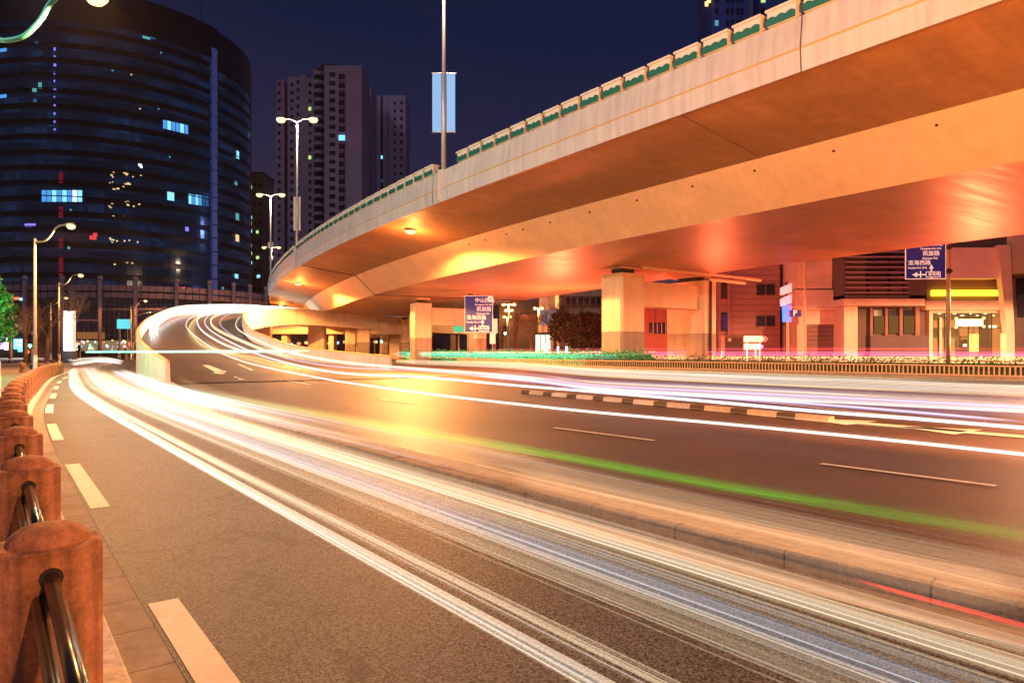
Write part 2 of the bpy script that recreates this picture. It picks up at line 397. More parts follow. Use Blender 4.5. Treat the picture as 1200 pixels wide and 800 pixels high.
# striped median kerb, black and white blocks
SM = Path([(p.x,p.y,0) for p in [G(970,495), G(890,487), G(800,478.5), G(720,471), G(655,465), G(600,460)]], 6)
cols = [MB(), MB()]; d = 0; i = 0
while d < SM.L-1.2:
    bl_ = (.95,.55)[i%2]; m_ = cols[i%2]
    q = [samp(SM,d,d+bl_-.015,o,z,.6) for o,z in ((0,0),(.03,.14),(.24,.14),(.27,0))]
    for u_, v_ in zip(q, q[1:]): m_.strip(u_, v_)
    m_.add([c[0] for c in q], [(0,1,2,3)]); m_.add([c[-1] for c in q], [(3,2,1,0)]); d += bl_; i += 1
tag(cols[0].build('striped_kerb_white', M['slab']), kind='structure')
tag(cols[1].build('striped_kerb_black', M['soil']), kind='structure')

# ------------------------------------------------------------------ the slip ramp
O = [(-17.9,35.8,.03),(-23.3,44,.82),(-29.4,54,1.8),(-35.8,66,3.0),(-42.3,80,4.6),(-48.3,97,6.6),(-50.5,110,7.75),(-50.3,122,8.6),(-49.1,131,9.0),(-43,146,8.7),(-30,160,8.0),(-12,172,7.6)]
I = [(-4,46,.03),(-10.4,58,.15),(-19.6,62.5,1.0),(-25.3,70.3,2.1),(-31,80,3.35),(-38.3,97,5.9),(-40.6,108.5,7.1),(-40.2,117,7.9),(-38,125,8.3),(-32,138,8.2),(-22,149,7.8),(-8,160,7.4)]
Oc, Ic = crom(O, 8), crom(I, 8)
def lift(c, dz, side=0):
    out = []
    for i, p in enumerate(c):
        t = c[min(i+1,len(c)-1)]-c[max(i-1,0)]; t.z = 0; t.normalize(); nn = Vector((t.y,-t.x,0)); out.append(p+nn*side+Vector((0,0,dz)))
    return out
def bot(p): return max(-.02, p.z-1.7) if p.z > 2.6 else -.02
ramp = thing('slip_ramp', (-30,70,0), 'curved concrete slip ramp climbing behind the green-lit parapet end towards the flyover', 'ramp')
g = MB(); g.strip(Ic, Oc); rs_v, rs_f = list(g.v), list(g.f)
world_part(g, 'ramp_road', M['asphalt_main'], ramp)
def wall_strip(c, sgn, i0, i1, h=1.1, t=.28):
    m_ = MB(); cc = c[i0:i1]
    inn = lift(cc, -.05, 0); top_i = lift(cc, h, .04*sgn); top_o = lift(cc, h, (t-.03)*sgn)
    out = lift(cc, 0, t*sgn); lo = [Vector((p.x,p.y,bot(q))) for p, q in zip(out, cc)]; lo_i = [Vector((p.x,p.y,bot(q))) for p, q in zip(cc, cc)]
    m_.strip(inn, top_i); m_.strip(top_i, top_o); m_.strip(top_o, lo)
    a = 0; m_.add([lo_i[a], inn[a], top_i[a], top_o[a], lo[a]], [(0,1,2,3,4)])
    return m_
M['ramp_wall'] = mat('ramp_parapet', (.70,.62,.52), .6, noise=[(.5,.1,5)], streak=(2.5,.2))
M['ramp_rim'] = mat('ramp_rim', (.75,.42,.16), .5)
world_part(wall_strip(Oc, -1, 0, len(Oc)), 'outer_parapet', M['ramp_wall'], ramp)
world_part(wall_strip(Ic, 1, 8, len(Ic)), 'inner_parapet', M['ramp_wall'], ramp)
for c, sgn, i0 in ((Oc,-1,0),(Ic,1,8)):
    m_ = MB(); m_.tube([p for p in lift(c[i0:], 1.13, .14*sgn)], .10, 6, sx=1.3); world_part(m_, 'coping', M['ramp_rim'], ramp, smooth=True)
g = MB(); g.strip([Vector((p.x,p.y,bot(p))) for p in lift(Oc,0,-.28)], [Vector((p.x,p.y,bot(p))) for p in lift(Ic,0,.28)])
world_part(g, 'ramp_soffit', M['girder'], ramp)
for i in (46, 58, 70, 80):
    c = (Oc[i]+Ic[i])/2; g = MB(); g.box(c.x-1.6, c.x+1.6, c.y-1, c.y+1, 0, c.z-1.6); world_part(g, 'ramp_pier', M['pier'], ramp)
# white arrow and dashes painted on the ramp road
BV_ramp = BVHTree.FromPolygons([Vector(v) for v in rs_v], rs_f)
def hit(px, py, h=0.):
    """where a sight line meets the road (or ramp) surface raised by h"""
    dr = Vector(((px-600)/800, 1, -(py-412)/800)); og = Vector((0,0,EYE-h))
    r = BV_ramp.ray_cast(og, dr.normalized())
    best = None
    if r[0] is not None: best = r[0]
    if dr.z < -1e-4:
        t = (EYE-h)/(-dr.z); p = og+dr*t
        if best is None or p.y < best.y: best = p
    if best is None or best.y > 170: return None
    return best+Vector((0,0,h))
g = MB()
def surf_poly(pts, dz=.02):
    P = [hit(*p) for p in pts]
    if all(P): g.add([p+Vector((0,0,dz)) for p in P], [tuple(range(len(P)))])
surf_poly([(237,428),(244,428),(262,434.5),(266,434),(262,439),(248,437),(252,436)])
surf_poly([(278,427),(281,427),(298,434),(294,434)]); surf_poly([(272,441),(281,445),(292,444),(283,443)])
tag(g.build('ramp_marking', M['paint']), kind='structure')

# ------------------------------------------------------------------ the big curved flyover
KS = [-60,0,30,60,90,120,150,190,240,300]; TH = [129.02,127.15,122.37,116.48,112.28,107.98,104.96,102.99,101.03,98.97]
def interp(x, X, Y):
    if x <= X[0]: return Y[0]
    for i in range(len(X)-1):
        if x <= X[i+1]: return Y[i]+(Y[i+1]-Y[i])*(x-X[i])/(X[i+1]-X[i])
    return Y[-1]
def gz(s): s_ = min(s, 190); return -1.291*s_*.01+.955*max(0, s_-40)**2*1e-4
fl = {}; x, y = .15, 46.028; s = 0.
fl[0] = (x, y)
for i in range(1, 141):
    a = rad(interp(2*i, KS, TH)); x += 2*math.cos(a); y += 2*math.sin(a); fl[i] = (x, y)
x, y = .15, 46.028
for i in range(0, -36, -1):
    a = rad(interp(2*i, KS, TH)); x -= 2*math.cos(a); y -= 2*math.sin(a); fl[i-1] = (x, y)
def FP(s, off, h):
    """flyover point: s along the near edge, off metres to the right of it, h above the eye"""
    i = math.floor(s/2); t = s/2-i; a, b = fl[i], fl[i+1]; th = rad(interp(s, KS, TH))
    return Vector((a[0]+(b[0]-a[0])*t+math.sin(th)*off, a[1]+(b[1]-a[1])*t-math.cos(th)*off, EYE+h+gz(s)))
def f_s(px, h, off=0, lo=-30, hi=185):
    """s where the line (off,h) crosses picture column px"""
    bs = lo; bd = 1e9; s = lo
    while s < hi:
        p = FP(s, off, h)
        if p.y > 3:
            e_ = abs(600+800*p.x/p.y-px)
            if e_ < bd: bd, bs = e_, s
        s += .25
    return bs
SS = [-70+2*i for i in range(170)]
SS = [s for s in SS if s < 262]
def fstrip(m_, a, b, ss=SS): m_.strip([FP(s,*a) for s in ss], [FP(s,*b) for s in ss])
hB, hT, hW, oW, oV, oF = 11.93, 14.42, 10.97, 7.2, 9.89, 33.2
fly = thing('flyover', (0,46,0), 'long curved concrete flyover sweeping overhead from the upper right to the left', 'flyover')
g = MB(); fstrip(g, (0,hB), (-.06,hB+.95)); fstrip(g, (-.06,hB+.95), (-.06,hB+1.0)); fstrip(g, (-.06,hB+1.04), (.10,hT)); fstrip(g, (.10,hT), (.42,hT)); fstrip(g, (.42,hT), (.50,hT-1.2))
world_part(g, 'parapet', M['fascia'], fly)
g = MB(); g.tube([FP(s,-.05,hB+1.02) for s in SS], .05, 6); world_part(g, 'yellow_line', M['line_yellow'], fly)
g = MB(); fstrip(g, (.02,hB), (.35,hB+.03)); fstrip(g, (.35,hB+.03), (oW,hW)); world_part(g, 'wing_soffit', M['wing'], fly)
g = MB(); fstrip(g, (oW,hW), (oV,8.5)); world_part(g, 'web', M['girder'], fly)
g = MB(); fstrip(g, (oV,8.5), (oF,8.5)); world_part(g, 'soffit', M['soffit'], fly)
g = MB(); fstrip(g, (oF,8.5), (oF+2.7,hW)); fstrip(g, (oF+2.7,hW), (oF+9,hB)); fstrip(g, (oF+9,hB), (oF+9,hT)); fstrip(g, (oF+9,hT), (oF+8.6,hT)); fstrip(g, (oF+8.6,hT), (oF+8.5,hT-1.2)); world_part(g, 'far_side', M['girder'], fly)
g = MB(); fstrip(g, (oF+8.5,hT-1.2), (.5,hT-1.2)); world_part(g, 'deck', M['asphalt_main'], fly)
# expansion joints
def jt(pts, r=.035):
    g = MB(); g.tube(pts, r, 4); world_part(g, 'joint', M['joint'], fly)
for px in (942, 507, 347):
    s0 = f_s(px, hB); jt([FP(s0,-.03,hB+.01), FP(s0,-.09,hB+.95), FP(s0,-.09,hB+1.1), FP(s0,.07,hT)], .016)
s0 = f_s(417, hW, oW, 40, 160); jt([FP(s0,0.05,hB-.03), FP(s0,oW,hW-.03), FP(s0,oV-.02,8.47), FP(s0,oF,8.47)], .05)
s0 = f_s(800, hB); jt([FP(s0,0.05,hB-.01), FP(s0,oW,hW-.01)], .008)
# weep holes along the web
g = MB()
for px in (905,880,748,693,646,619,568,552,517,496): pass
for px, py in ((885,206),(977,172),(1095,141),(812,215),(746,232),(692,243),(645,253),(612,262),(593,273),(569,282),(550,292)):
    s0 = f_s(px, hW-.5, oW+.5); c = FP(s0, oW+.48, hW-.5)
    for k in range(2): pass
    g.lathe([(0,-.07),(.05,-.05),(.07,0),(.05,.05),(0,.07)], 8, c)
world_part(g, 'weep_hole', M['joint'], fly)

# piers in pairs with cross beams
def pier_pair(c, u, n_, wdt, dep0, top, gap, blab, lab, pipes=False):
    u = Vector((u[0],u[1],0)).normalized(); n_ = Vector((n_[0],n_[1],0)).normalized(); c = Vector((c[0],c[1],0))
    t = thing('viaduct_pier', c, blab, 'pier', 'viaduct piers'); lowz = 3.7
    for i, off in enumerate((0, gap)):
        p = c+n_*off; w2 = wdt if i == 0 else wdt*.7; dep = dep0*(1.75 if i and gap > 12 else 1)
        ch = .22
        def octo(s_): return [p+n_*ch, p+n_*(w2-ch), p+n_*w2+u*ch, p+n_*w2+u*(dep-ch), p+n_*(w2-ch)+u*dep, p+n_*ch+u*dep, p+u*(dep-ch), p+u*ch]
        q = octo(0)
        for nm, z0, z1, mm in (('column_base', -.1, lowz, M['pier_low']), ('column', lowz, top-.75, M['pier'])):
            g = MB(); g.prism(q, z0, z1); world_part(g, nm, mm, t)
        g = MB(); g.obox(p+n_*w2*.25+u*dep*.25, n_*w2*.5, u*dep*.5, top-.76, top-.25); world_part(g, 'bearing', M['dark'], t)
        g = MB(); g.obox(p+n_*w2*.1+u*dep*.1, n_*w2*.8, u*dep*.8, top-.25, top+.02); world_part(g, 'bearing_plinth', M['pier'], t)
    dep = dep0
    g = MB(); g.obox(c+n_*(wdt-.02)+u*(dep*.2), n_*(gap-wdt+.04), u*dep*.6, top-3.9, top-1.35); world_part(g, 'cross_beam', M['pier'], t, bevel=.05)
    return t
C1 = Vector((10.7,66.5,0)); s1 = 20
z1 = FP(8,16,8.5).z
pp = pier_pair(C1, (-.6,.8), (.8,.6), 3.4, 3.0, z1+.1, 12.6, 'large square pier pair with portal beam beside the yellow-lit entrance building', '')
g = MB(); q = C1+Vector((.8,.6,0))*12.6+Vector((.8*1.1,.6*1.1,0))+Vector((.06,-.16,0))
g.tube([(q.x,q.y,0),(q.x,q.y,z1-.35),(q.x+.2,q.y+.1,z1-.2)], .13, 8); world_part(g, 'drain_pipe', M['dark'], pp)
g = MB(); a = C1+Vector((-.3,-.2,0))
for k, (f0, f1, zz) in enumerate(((2,22,z1-.12),(12.5,19,z1-.62))):
    p0 = C1+Vector((.8,.6,0))*f0+Vector((.5,-.6,0)); p1 = C1+Vector((.8,.6,0))*f1+Vector((.5,-.6,0))
    g.tube([(p0.x,p0.y,zz),(p1.x,p1.y,zz)], .16, 8)
world_part(g, 'cross_pipe', M['pier'], pp)
def dirs(s): 
    th = rad(interp(s, KS, TH)); return (math.cos(th), math.sin(th)), (math.sin(th), -math.cos(th))
for px, ptop, s_, wdt, gap, lab in ((487,351,55,2.6,9.6,'square pier pair standing left of the blue direction sign under the flyover'),
                          (419,371,100,2.6,9.2,'smaller pier pair with low portal beam beyond the inner ramp parapet'),
                          (405,379,130,2.6,9.2,'farthest small pier pair under the flyover bend')):
    zt = EYE+8.5+gz(s_); Y = (zt-EYE-.3)*800/(412-ptop); u, n_ = dirs(s_)
    pier_pair(((px-600)*Y/800, Y), u, n_, wdt, 2.6, zt, gap, lab, '')

# planter troughs hooked over the parapet
def scallop_panel():
    m_ = MB(); xs = [-.70+1.4*i/18 for i in range(19)]
    def zt(x): return .30+.10*abs(math.sin((x+.70)/1.4*math.pi*3))
    P = [(x,-.335,0) for x in xs]+[(x,-.335,zt(x)) for x in xs]; Q = [(x,-.30,z) for x,_,z in P]
    m_.add(P, [(i,i+1,20+i,19+i) for i in range(18)]); m_.add([P[19+i] for i in range(19)]+[Q[19+i] for i in range(19)], [(i,i+1,20+i,19+i) for i in range(18)])
    return m_
proto = None; s = -30.
sp = f_s(517, hT)
while s < 150:
    if abs(s-sp) > 1.6 and abs(s-f_s(347,hT)) > 1:
        p = FP(s, .26, hT+.02); th = rad(interp(s, KS, TH)) + math.pi
        if proto is None:
            proto = thing('planter_trough', p, 'white trough with scalloped green front hooked on the flyover parapet', 'planter', 'planter troughs along the flyover parapet', th)
            m_ = MB(); m_.box(-.70,.70,-.28,.28,0,.66); m_.box(-.76,.76,-.38,.38,.66,.78); m_.build('trough', M['planter'], proto, bevel=.02)
            scallop_panel().build('scalloped_front', M['planter_green'], proto)
        else:
            c = copy_tree(proto); c.location = p; c.rotation_euler.z = th
    s += 1.74

# lamps fixed under the wing
for i, (px, off) in enumerate(((553,2.4),(365,2.6),(327,2.4),(340,3.4))):
    hh = hB-(off/oW)*(hB-hW)-.02
    lo, hi = (20,60) if i == 0 else (70,130) if i == 1 else (120,160) if i == 2 else (165,230)
    s0 = f_s(px, hh, off, lo, hi); p = FP(s0, off, hh)
    t = thing('soffit_lamp', p, ['large glowing lamp under the flyover wing below the blue banner', 'second glowing lamp under the flyover wing beside the joint', 'third glowing lamp near the tip of the flyover wing', 'smallest glowing lamp at the far bend of the flyover wing'][i], 'lamp', 'lamps under the flyover wing')
    m_ = MB(); m_.box(-.5,.5,-.3,.3,-.14,.02); m_.build('housing', M['steel'], t, bevel=.03)
    m_ = MB(); m_.lathe([(0,-.36),(.25,-.34),(.42,-.26),(.48,-.14)], 16); m_.build('lens', E_sod, t, smooth=True)
    lampl((0,0,-.9), [13000,18000,18000,12000][i], (1,.36,.09), .3, t, down=166); lampl((0,0,-1.6), 420, (1,.34,.08), .4, t)

# ------------------------------------------------------------------ street lamps
def s_arm(dx, r=.07):
    """the S-curved bracket, rising towards +x"""
    P = crom([(0,0,0),(.35,0,-.10),(.95,0,.05),(1.45,0,.55),(1.75,0,1.05),(2.15,0,1.32),(dx,0,1.38)], 6); return P
def street_lamp(loc, label, lit=True, h=11.2, power=2600, ang=0, teal=False, col=(1,.40,.13), two=False, scale=1.):
    t = thing('street_lamp', loc, label, 'street lamp', 'street lamps with S-curved arms', ang)
    m_ = MB(); m_.tube([(0,0,0),(0,0,h*.3),(0,0,h+.15)], [.17*scale,.14*scale,.10*scale], 12); m_.build('pole', M['pole'], t, smooth=True)
    m_ = MB(); m_.lathe([(.26,0),(.26,.06),(.19,.1),(.18,1.3)], 12); m_.build('pole_base', M['steel'], t, smooth=True)
    m_ = MB(); P = [Vector((p.x,0,p.z+h-.05)) for p in s_arm(2.7)]; m_.tube(P, .075, 8); m_.build('arm', M['pole_teal'] if teal else M['pole'], t, smooth=True)
    m_ = MB(); m_.tube([(2.6,0,h+1.34),(2.8,0,h+1.38),(3.3,0,h+1.36),(3.5,0,h+1.32)], [.07,.15,.17,.06], 10, sx=1.3); m_.build('lamp_head', M['pole'], t, smooth=True)
    m_ = MB(); m_.lathe([(0.001,-.30),(.20,-.26),(.34,-.10),(.30,.10)], 14, (3.12,0,h+1.24)); ln = m_.build('lens', E_sod if lit else M['glass_dark'], t, smooth=True); ln.scale = (1,1,1)
    if lit and power: lampl((3.08,0,h+.85), power, col, .25, t, down=178)
    return t
z0 = .12
def at_px(px, Y, z=z0): return ((px-600)*Y/800, Y, z)
street_lamp((-15.8,20.8,z0), 'nearest street lamp with a teal S-curved arm at the upper left corner', power=4800, teal=True)
street_lamp(at_px(41,59), 'tall street lamp with pale pole lit nearest the long balustrade', power=4200)
street_lamp(at_px(69,97), 'second lit street lamp behind the end of the balustrade', power=1800)
street_lamp(at_px(59.5,138), 'third lit street lamp between the bare pollarded trees', power=900)
street_lamp(at_px(44,165), 'unlit pale street lamp hidden behind the tall lit one', lit=False)
street_lamp(at_px(7,172), 'unlit street lamp at the left edge of the picture', lit=False)
street_lamp(at_px(153.5,146), 'lit street lamp just left of the ramp bend', power=900)
street_lamp(at_px(139,170), 'unlit street lamp left of the lit one beside the ramp bend', lit=False)
street_lamp((12.4,-17,z0), 'street lamp on the near pavement behind the viewer', power=6500, ang=rad(60), col=(1,.40,.15))
street_lamp((13.5,2.2,z0), 'added unseen street lamp on the island beside the viewer', power=900, ang=rad(140), col=(1,.36,.11))  # added out-of-view lamp, brings orange light to the web
street_lamp((64,72,z0), 'added unseen street lamp beyond the flyover outside the right edge', power=26000, ang=rad(190), h=8.5, col=(1,.44,.20))  # added out of view to brighten the right-hand facades
street_lamp((33,30,z0), 'added unseen street lamp on the far verge outside the right edge', power=1200, ang=rad(190), h=7.5, col=(1,.36,.13))  # added out-of-view lamp that lights the soffit
plz = thing('plaza_fill', (-40,12,0), 'added unseen fill light on a tall mast outside the left edge, brightening the flyover', 'floodlight')  # added fill, out of view, brightens the fascia
m_ = MB(); m_.tube([(0,0,0),(0,0,16)], .16, 10); m_.build('mast', M['pole'], plz)
m_ = MB(); m_.box(-.5,.5,-.25,.25,15.9,16.6); m_.build('lamp_head', M['dark'], plz)
l_ = lampl((.9,.3,16), 15000, (1,.74,.58), .5, plz, down=96)
l_.rotation_euler = Vector((35,50,-4)).to_track_quat('-Z','Y').to_euler()
gfl = thing('girder_fill', (10.5,1.5,0), 'added unseen fill light on a short mast outside the lower right corner, brightening the girder', 'floodlight')  # added fill, out of view, turns web and wing orange
m_ = MB(); m_.tube([(0,0,0),(0,0,3.2)], .09, 10); m_.build('mast', M['pole'], gfl)
m_ = MB(); m_.box(-.3,.3,-.35,-.05,3.2,3.6); m_.build('lamp_head', M['dark'], gfl)
l_ = lampl((0,.1,3.5), 17000, (1,.34,.09), .3, gfl, down=100)
l_.rotation_euler = Vector((10,44,15)).to_track_quat('-Z','Y').to_euler()

# tall twin-arm lamps standing on the flyover parapet
def deck_lamp(px, lab, blue, htop=31.5, banner=(86,155), lit=True, Yov=None):
    s0 = f_s(px, hT); b = FP(s0, .26, hT)
    if Yov: b = U(px, 332, Yov); 
    t = thing('flyover_lamp', b, lab, 'street lamp', 'twin lamps on the flyover'); H = EYE+htop-b.z
    m_ = MB(); m_.box(-.45,.45,-.30,.30,-2.4,.05); m_.build('plinth', M['fascia'], t, bevel=.05) if not Yov else None
    m_ = MB(); m_.tube([(0,0,0),(0,0,H*.4),(0,0,H)], [.20,.16,.09], 12); m_.build('pole', M['steel'], t, smooth=True)
    m_ = MB()
    for sg in (-1,1): m_.tube([(0,0,H-.3),(sg*.8,0,H+.1),(sg*1.9,0,H+.25)], .06, 6)
    m_.build('arm', M['steel'], t)
    for sg in (-1,1):
        m_ = MB(); m_.tube([(sg*1.7,0,H+.24),(sg*2.0,0,H+.30),(sg*2.7,0,H+.22)], [.07,.16,.08], 8); m_.build('lamp_head', M['steel'], t, smooth=True)
        m_ = MB(); m_.lathe([(.001,-.55),(.4,-.42),(.62,-.15),(.58,.04)], 12, (sg*2.2,0,H+.16)); m_.build('lens', E_sod, t, smooth=True)
    lampl((0,0,H-.6), 2200, (1,.70,.45), .5, t)
    zb = [EYE+(412-v)*b.y/800-b.z for v in banner]
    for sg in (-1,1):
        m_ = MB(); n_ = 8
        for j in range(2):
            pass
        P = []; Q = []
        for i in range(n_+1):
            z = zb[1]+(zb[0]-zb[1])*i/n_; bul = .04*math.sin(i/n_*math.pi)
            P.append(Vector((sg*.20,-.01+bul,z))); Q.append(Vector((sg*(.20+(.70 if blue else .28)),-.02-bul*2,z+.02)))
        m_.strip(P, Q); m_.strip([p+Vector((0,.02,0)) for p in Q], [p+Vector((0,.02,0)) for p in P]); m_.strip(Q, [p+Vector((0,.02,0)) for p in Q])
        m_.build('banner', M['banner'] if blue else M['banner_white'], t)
    m_ = MB()
    for z in zb: m_.tube([(-.95 if blue else -.5,0,z),(.95 if blue else .5,0,z)], .035, 6)
    m_.build('banner_bracket', M['steel'], t)
deck_lamp(517, 'tall pole with two pale blue banners on the flyover parapet', True, banner=(86,155))
deck_lamp(346, 'twin-headed lamp with a pair of narrow white banners on the flyover', False, banner=(231,270))
deck_lamp(315.5, 'twin-headed lamp at the tip of the flyover bend', False, htop=30.6, banner=(284,290))
deck_lamp(318, 'farthest twin-headed lamp rising behind the flyover tip', False, htop=31.2, banner=(300,304), Yov=205)

# ------------------------------------------------------------------ balustrade
def chamf(w, c): h = w/2; return [(-h+c,-h),(h-c,-h),(h,-h+c),(h,h-c),(h-c,h),(-h+c,h),(-h,h-c),(-h,-h+c)]
d0 = near_d(EDGE, (-1.66,3.5,0)); sp_ = 2.45; POSTOFF = -.40-.20
first = EDGE.at(d0-.15, POSTOFF, .12)
protoP = None; protoR = None; dpos = d0-.12-2*sp_
cnt = 0; labs = ['nearest domed stone balustrade post at the lower left corner', 'second domed stone balustrade post behind the nearest one', 'third domed stone post in the balustrade', 'fourth domed stone post in the balustrade']
while dpos < near_d(EDGE, (-34,52.5,0)):
    p = EDGE.at(dpos, POSTOFF, .11); t_ = EDGE.dirn(dpos); ang = math.atan2(t_.y, t_.x)
    k = cnt-2
    lab = labs[k] if 0 <= k < 4 else 'small domed stone post farther along the balustrade'
    if protoP is None:
        protoP = thing('balustrade_post', p, lab, 'post', 'stone posts of the balustrade', ang)
        m_ = MB(); m_.prism(chamf(.40,.10), 0, .735); q = chamf(.40,.10)
        n8 = 8; m_.add([(x,y,.735) for x,y in q]+[(x*.93,y*.93,.748) for x,y in q], [(i,(i+1)%8,8+(i+1)%8,8+i) for i in range(8)]+[tuple(range(8,16))])
        m_.build('post_shaft', M['post'], protoP, bevel=.008)
        m_ = MB(); m_.lathe([(.158,.742),(.160,.752),(.150,.778),(.125,.802),(.09,.820),(.045,.830),(0.001,.833)], 24); m_.build('dome_cap', M['post'], protoP, smooth=True)
        for z in (.635,.545,.15):
            m_ = MB(); m_.add([(-.203,.045*math.cos(a_*math.pi/6),z+.045*math.sin(a_*math.pi/6)) for a_ in range(12)], [tuple(range(12))])
            m_.tube([(-.206,0,z),(-.218,0,z)], .040, 12); m_.build('rail_socket', M['dark'], protoP)
    else:
        c = copy_tree(protoP); c.location = p; c.rotation_euler.z = ang; c['label'] = lab
    # rails to the next post
    pn = EDGE.at(dpos+sp_, POSTOFF, .11); L_ = (pn-p).length; a2 = math.atan2((pn-p).y, (pn-p).x)
    if protoR is None:
        protoR = thing('handrail_span', p, '', 'handrail', 'pipe rails between the balustrade posts', a2)
        for z, r_, oy in ((.635,.030,0),(.545,.026,.045),(.15,.022,.02)):
            m_ = MB(); m_.tube([(.19,oy,z),(sp_-.19,oy,z)], r_, 12); m_.build('pipe', M['rail_metal'], protoR, smooth=True)
        c = protoR
    else:
        c = copy_tree(protoR); c.location = p; c.rotation_euler.z = a2
    c['label'] = ('polished dark handrail pipes running from the nearest post to the lower edge' if k == -1 else
                  'handrail pipes between the nearest two balustrade posts' if k == 0 else 'handrail pipes farther along the balustrade')
    dpos += sp_; cnt += 1
p = EDGE.at(near_d(EDGE, (-34,52.5,0))-14, -3.5, .12)
t = thing('bollard', at_px(26,52), 'short bollard with a pale globe head behind the balustrade', 'bollard')
m_ = MB(); m_.tube([(0,0,0),(0,0,.3)], .2, 10); m_.build('shaft', M['post'], t); m_ = MB(); m_.lathe([(.001,.28),(.2,.35),(.28,.52),(.2,.72),(.001,.8)], 14); m_.build('globe', M['post'], t, smooth=True)

# ------------------------------------------------------------------ railing and hedges of the far verge
RL = Path([(48,15.5,0),(38.2,27.6,0),(29.1,38.9,0),(18.6,51.8,0),(8.1,64.8,0),(-1.5,79,0),(-11,96,0),(-19,113,0)], 8)
rt = thing('verge_railing', (20,50,0), 'low picketed railing along the kerb in front of the flyover piers', 'railing')
g = MB(); g.tube(samp(RL,0,RL.L,0,.86,2), .045, 6); world_part(g, 'top_rail', M['pole_warm'], rt)
g = MB(); g.tube(samp(RL,0,RL.L,0,.30,2), .04, 6); world_part(g, 'bottom_rail', M['pole_warm'], rt)
g = MB(); d = 0
while d < 92:
    p = RL.at(d,0,0); g.box(p.x-.03,p.x+.03,p.y-.03,p.y+.03,.28,.86); d += .26
world_part(g, 'pickets', M['pole_warm'], rt)
g = MB(); g.strip(samp(RL,0,RL.L,-.25,0), samp(RL,0,RL.L,-.25,.26)); g.strip(samp(RL,0,RL.L,-.25,.26), samp(RL,0,RL.L,2.2,.28)); g.strip(samp(RL,0,RL.L,2.2,.28), samp(RL,0,RL.L,2.25,-.01))
tag(g.build('verge', M['kerb']), kind='structure')
def leafs(m_, c, n_, sx, sy, sz, ls, rnd=R):
    for _ in range(n_):
        while True:
            v = Vector((rnd.uniform(-1,1),rnd.uniform(-1,1),rnd.uniform(-1,1)))
            if v.length <= 1: break
        p = Vector(c)+Vector((v.x*sx,v.y*sy,v.z*sz)); a = Vector((rnd.gauss(0,1),rnd.gauss(0,1),rnd.gauss(0,1))).normalized()
        b = a.orthogonal().normalized(); q = a.cross(b); l = ls*rnd.uniform(.6,1.3)
        m_.add([p-b*l-q*l*.2, p+q*l*.55, p+b*l, p-q*l*.6], [(0,1,2,3)])
def hedge(name, label, d0, d1, off, z0_, z1_, wd, mm, dens, ls):
    m_ = MB(); d = d0
    m_.strip(samp(RL,d0,d1,off,.2), samp(RL,d0,d1,off,z1_-.5))
    while d < d1:
        c = RL.at(d, off, (z0_+z1_)/2+R.uniform(-.10,.06)); leafs(m_, c, int(dens*1.5), wd*R.uniform(.8,1.2), wd*R.uniform(.8,1.2), (z1_-z0_)/2*R.uniform(.85,1.25), ls)
        d += .42
    return tag(m_.build(name, mm), label, 'hedge', kind='stuff')
hedge('hedge', 'dark green clipped hedge behind the right half of the railing', 0, 66, .9, .3, 1.5, .45, M['leaf'], 60, .07)
hedge('hedge', 'hedge coloured teal for the green light on it, under the far half of the flyover', 58, 133, 1.5, .4, 2.0, .6, M['leaf_teal_lit'], 46, .10)

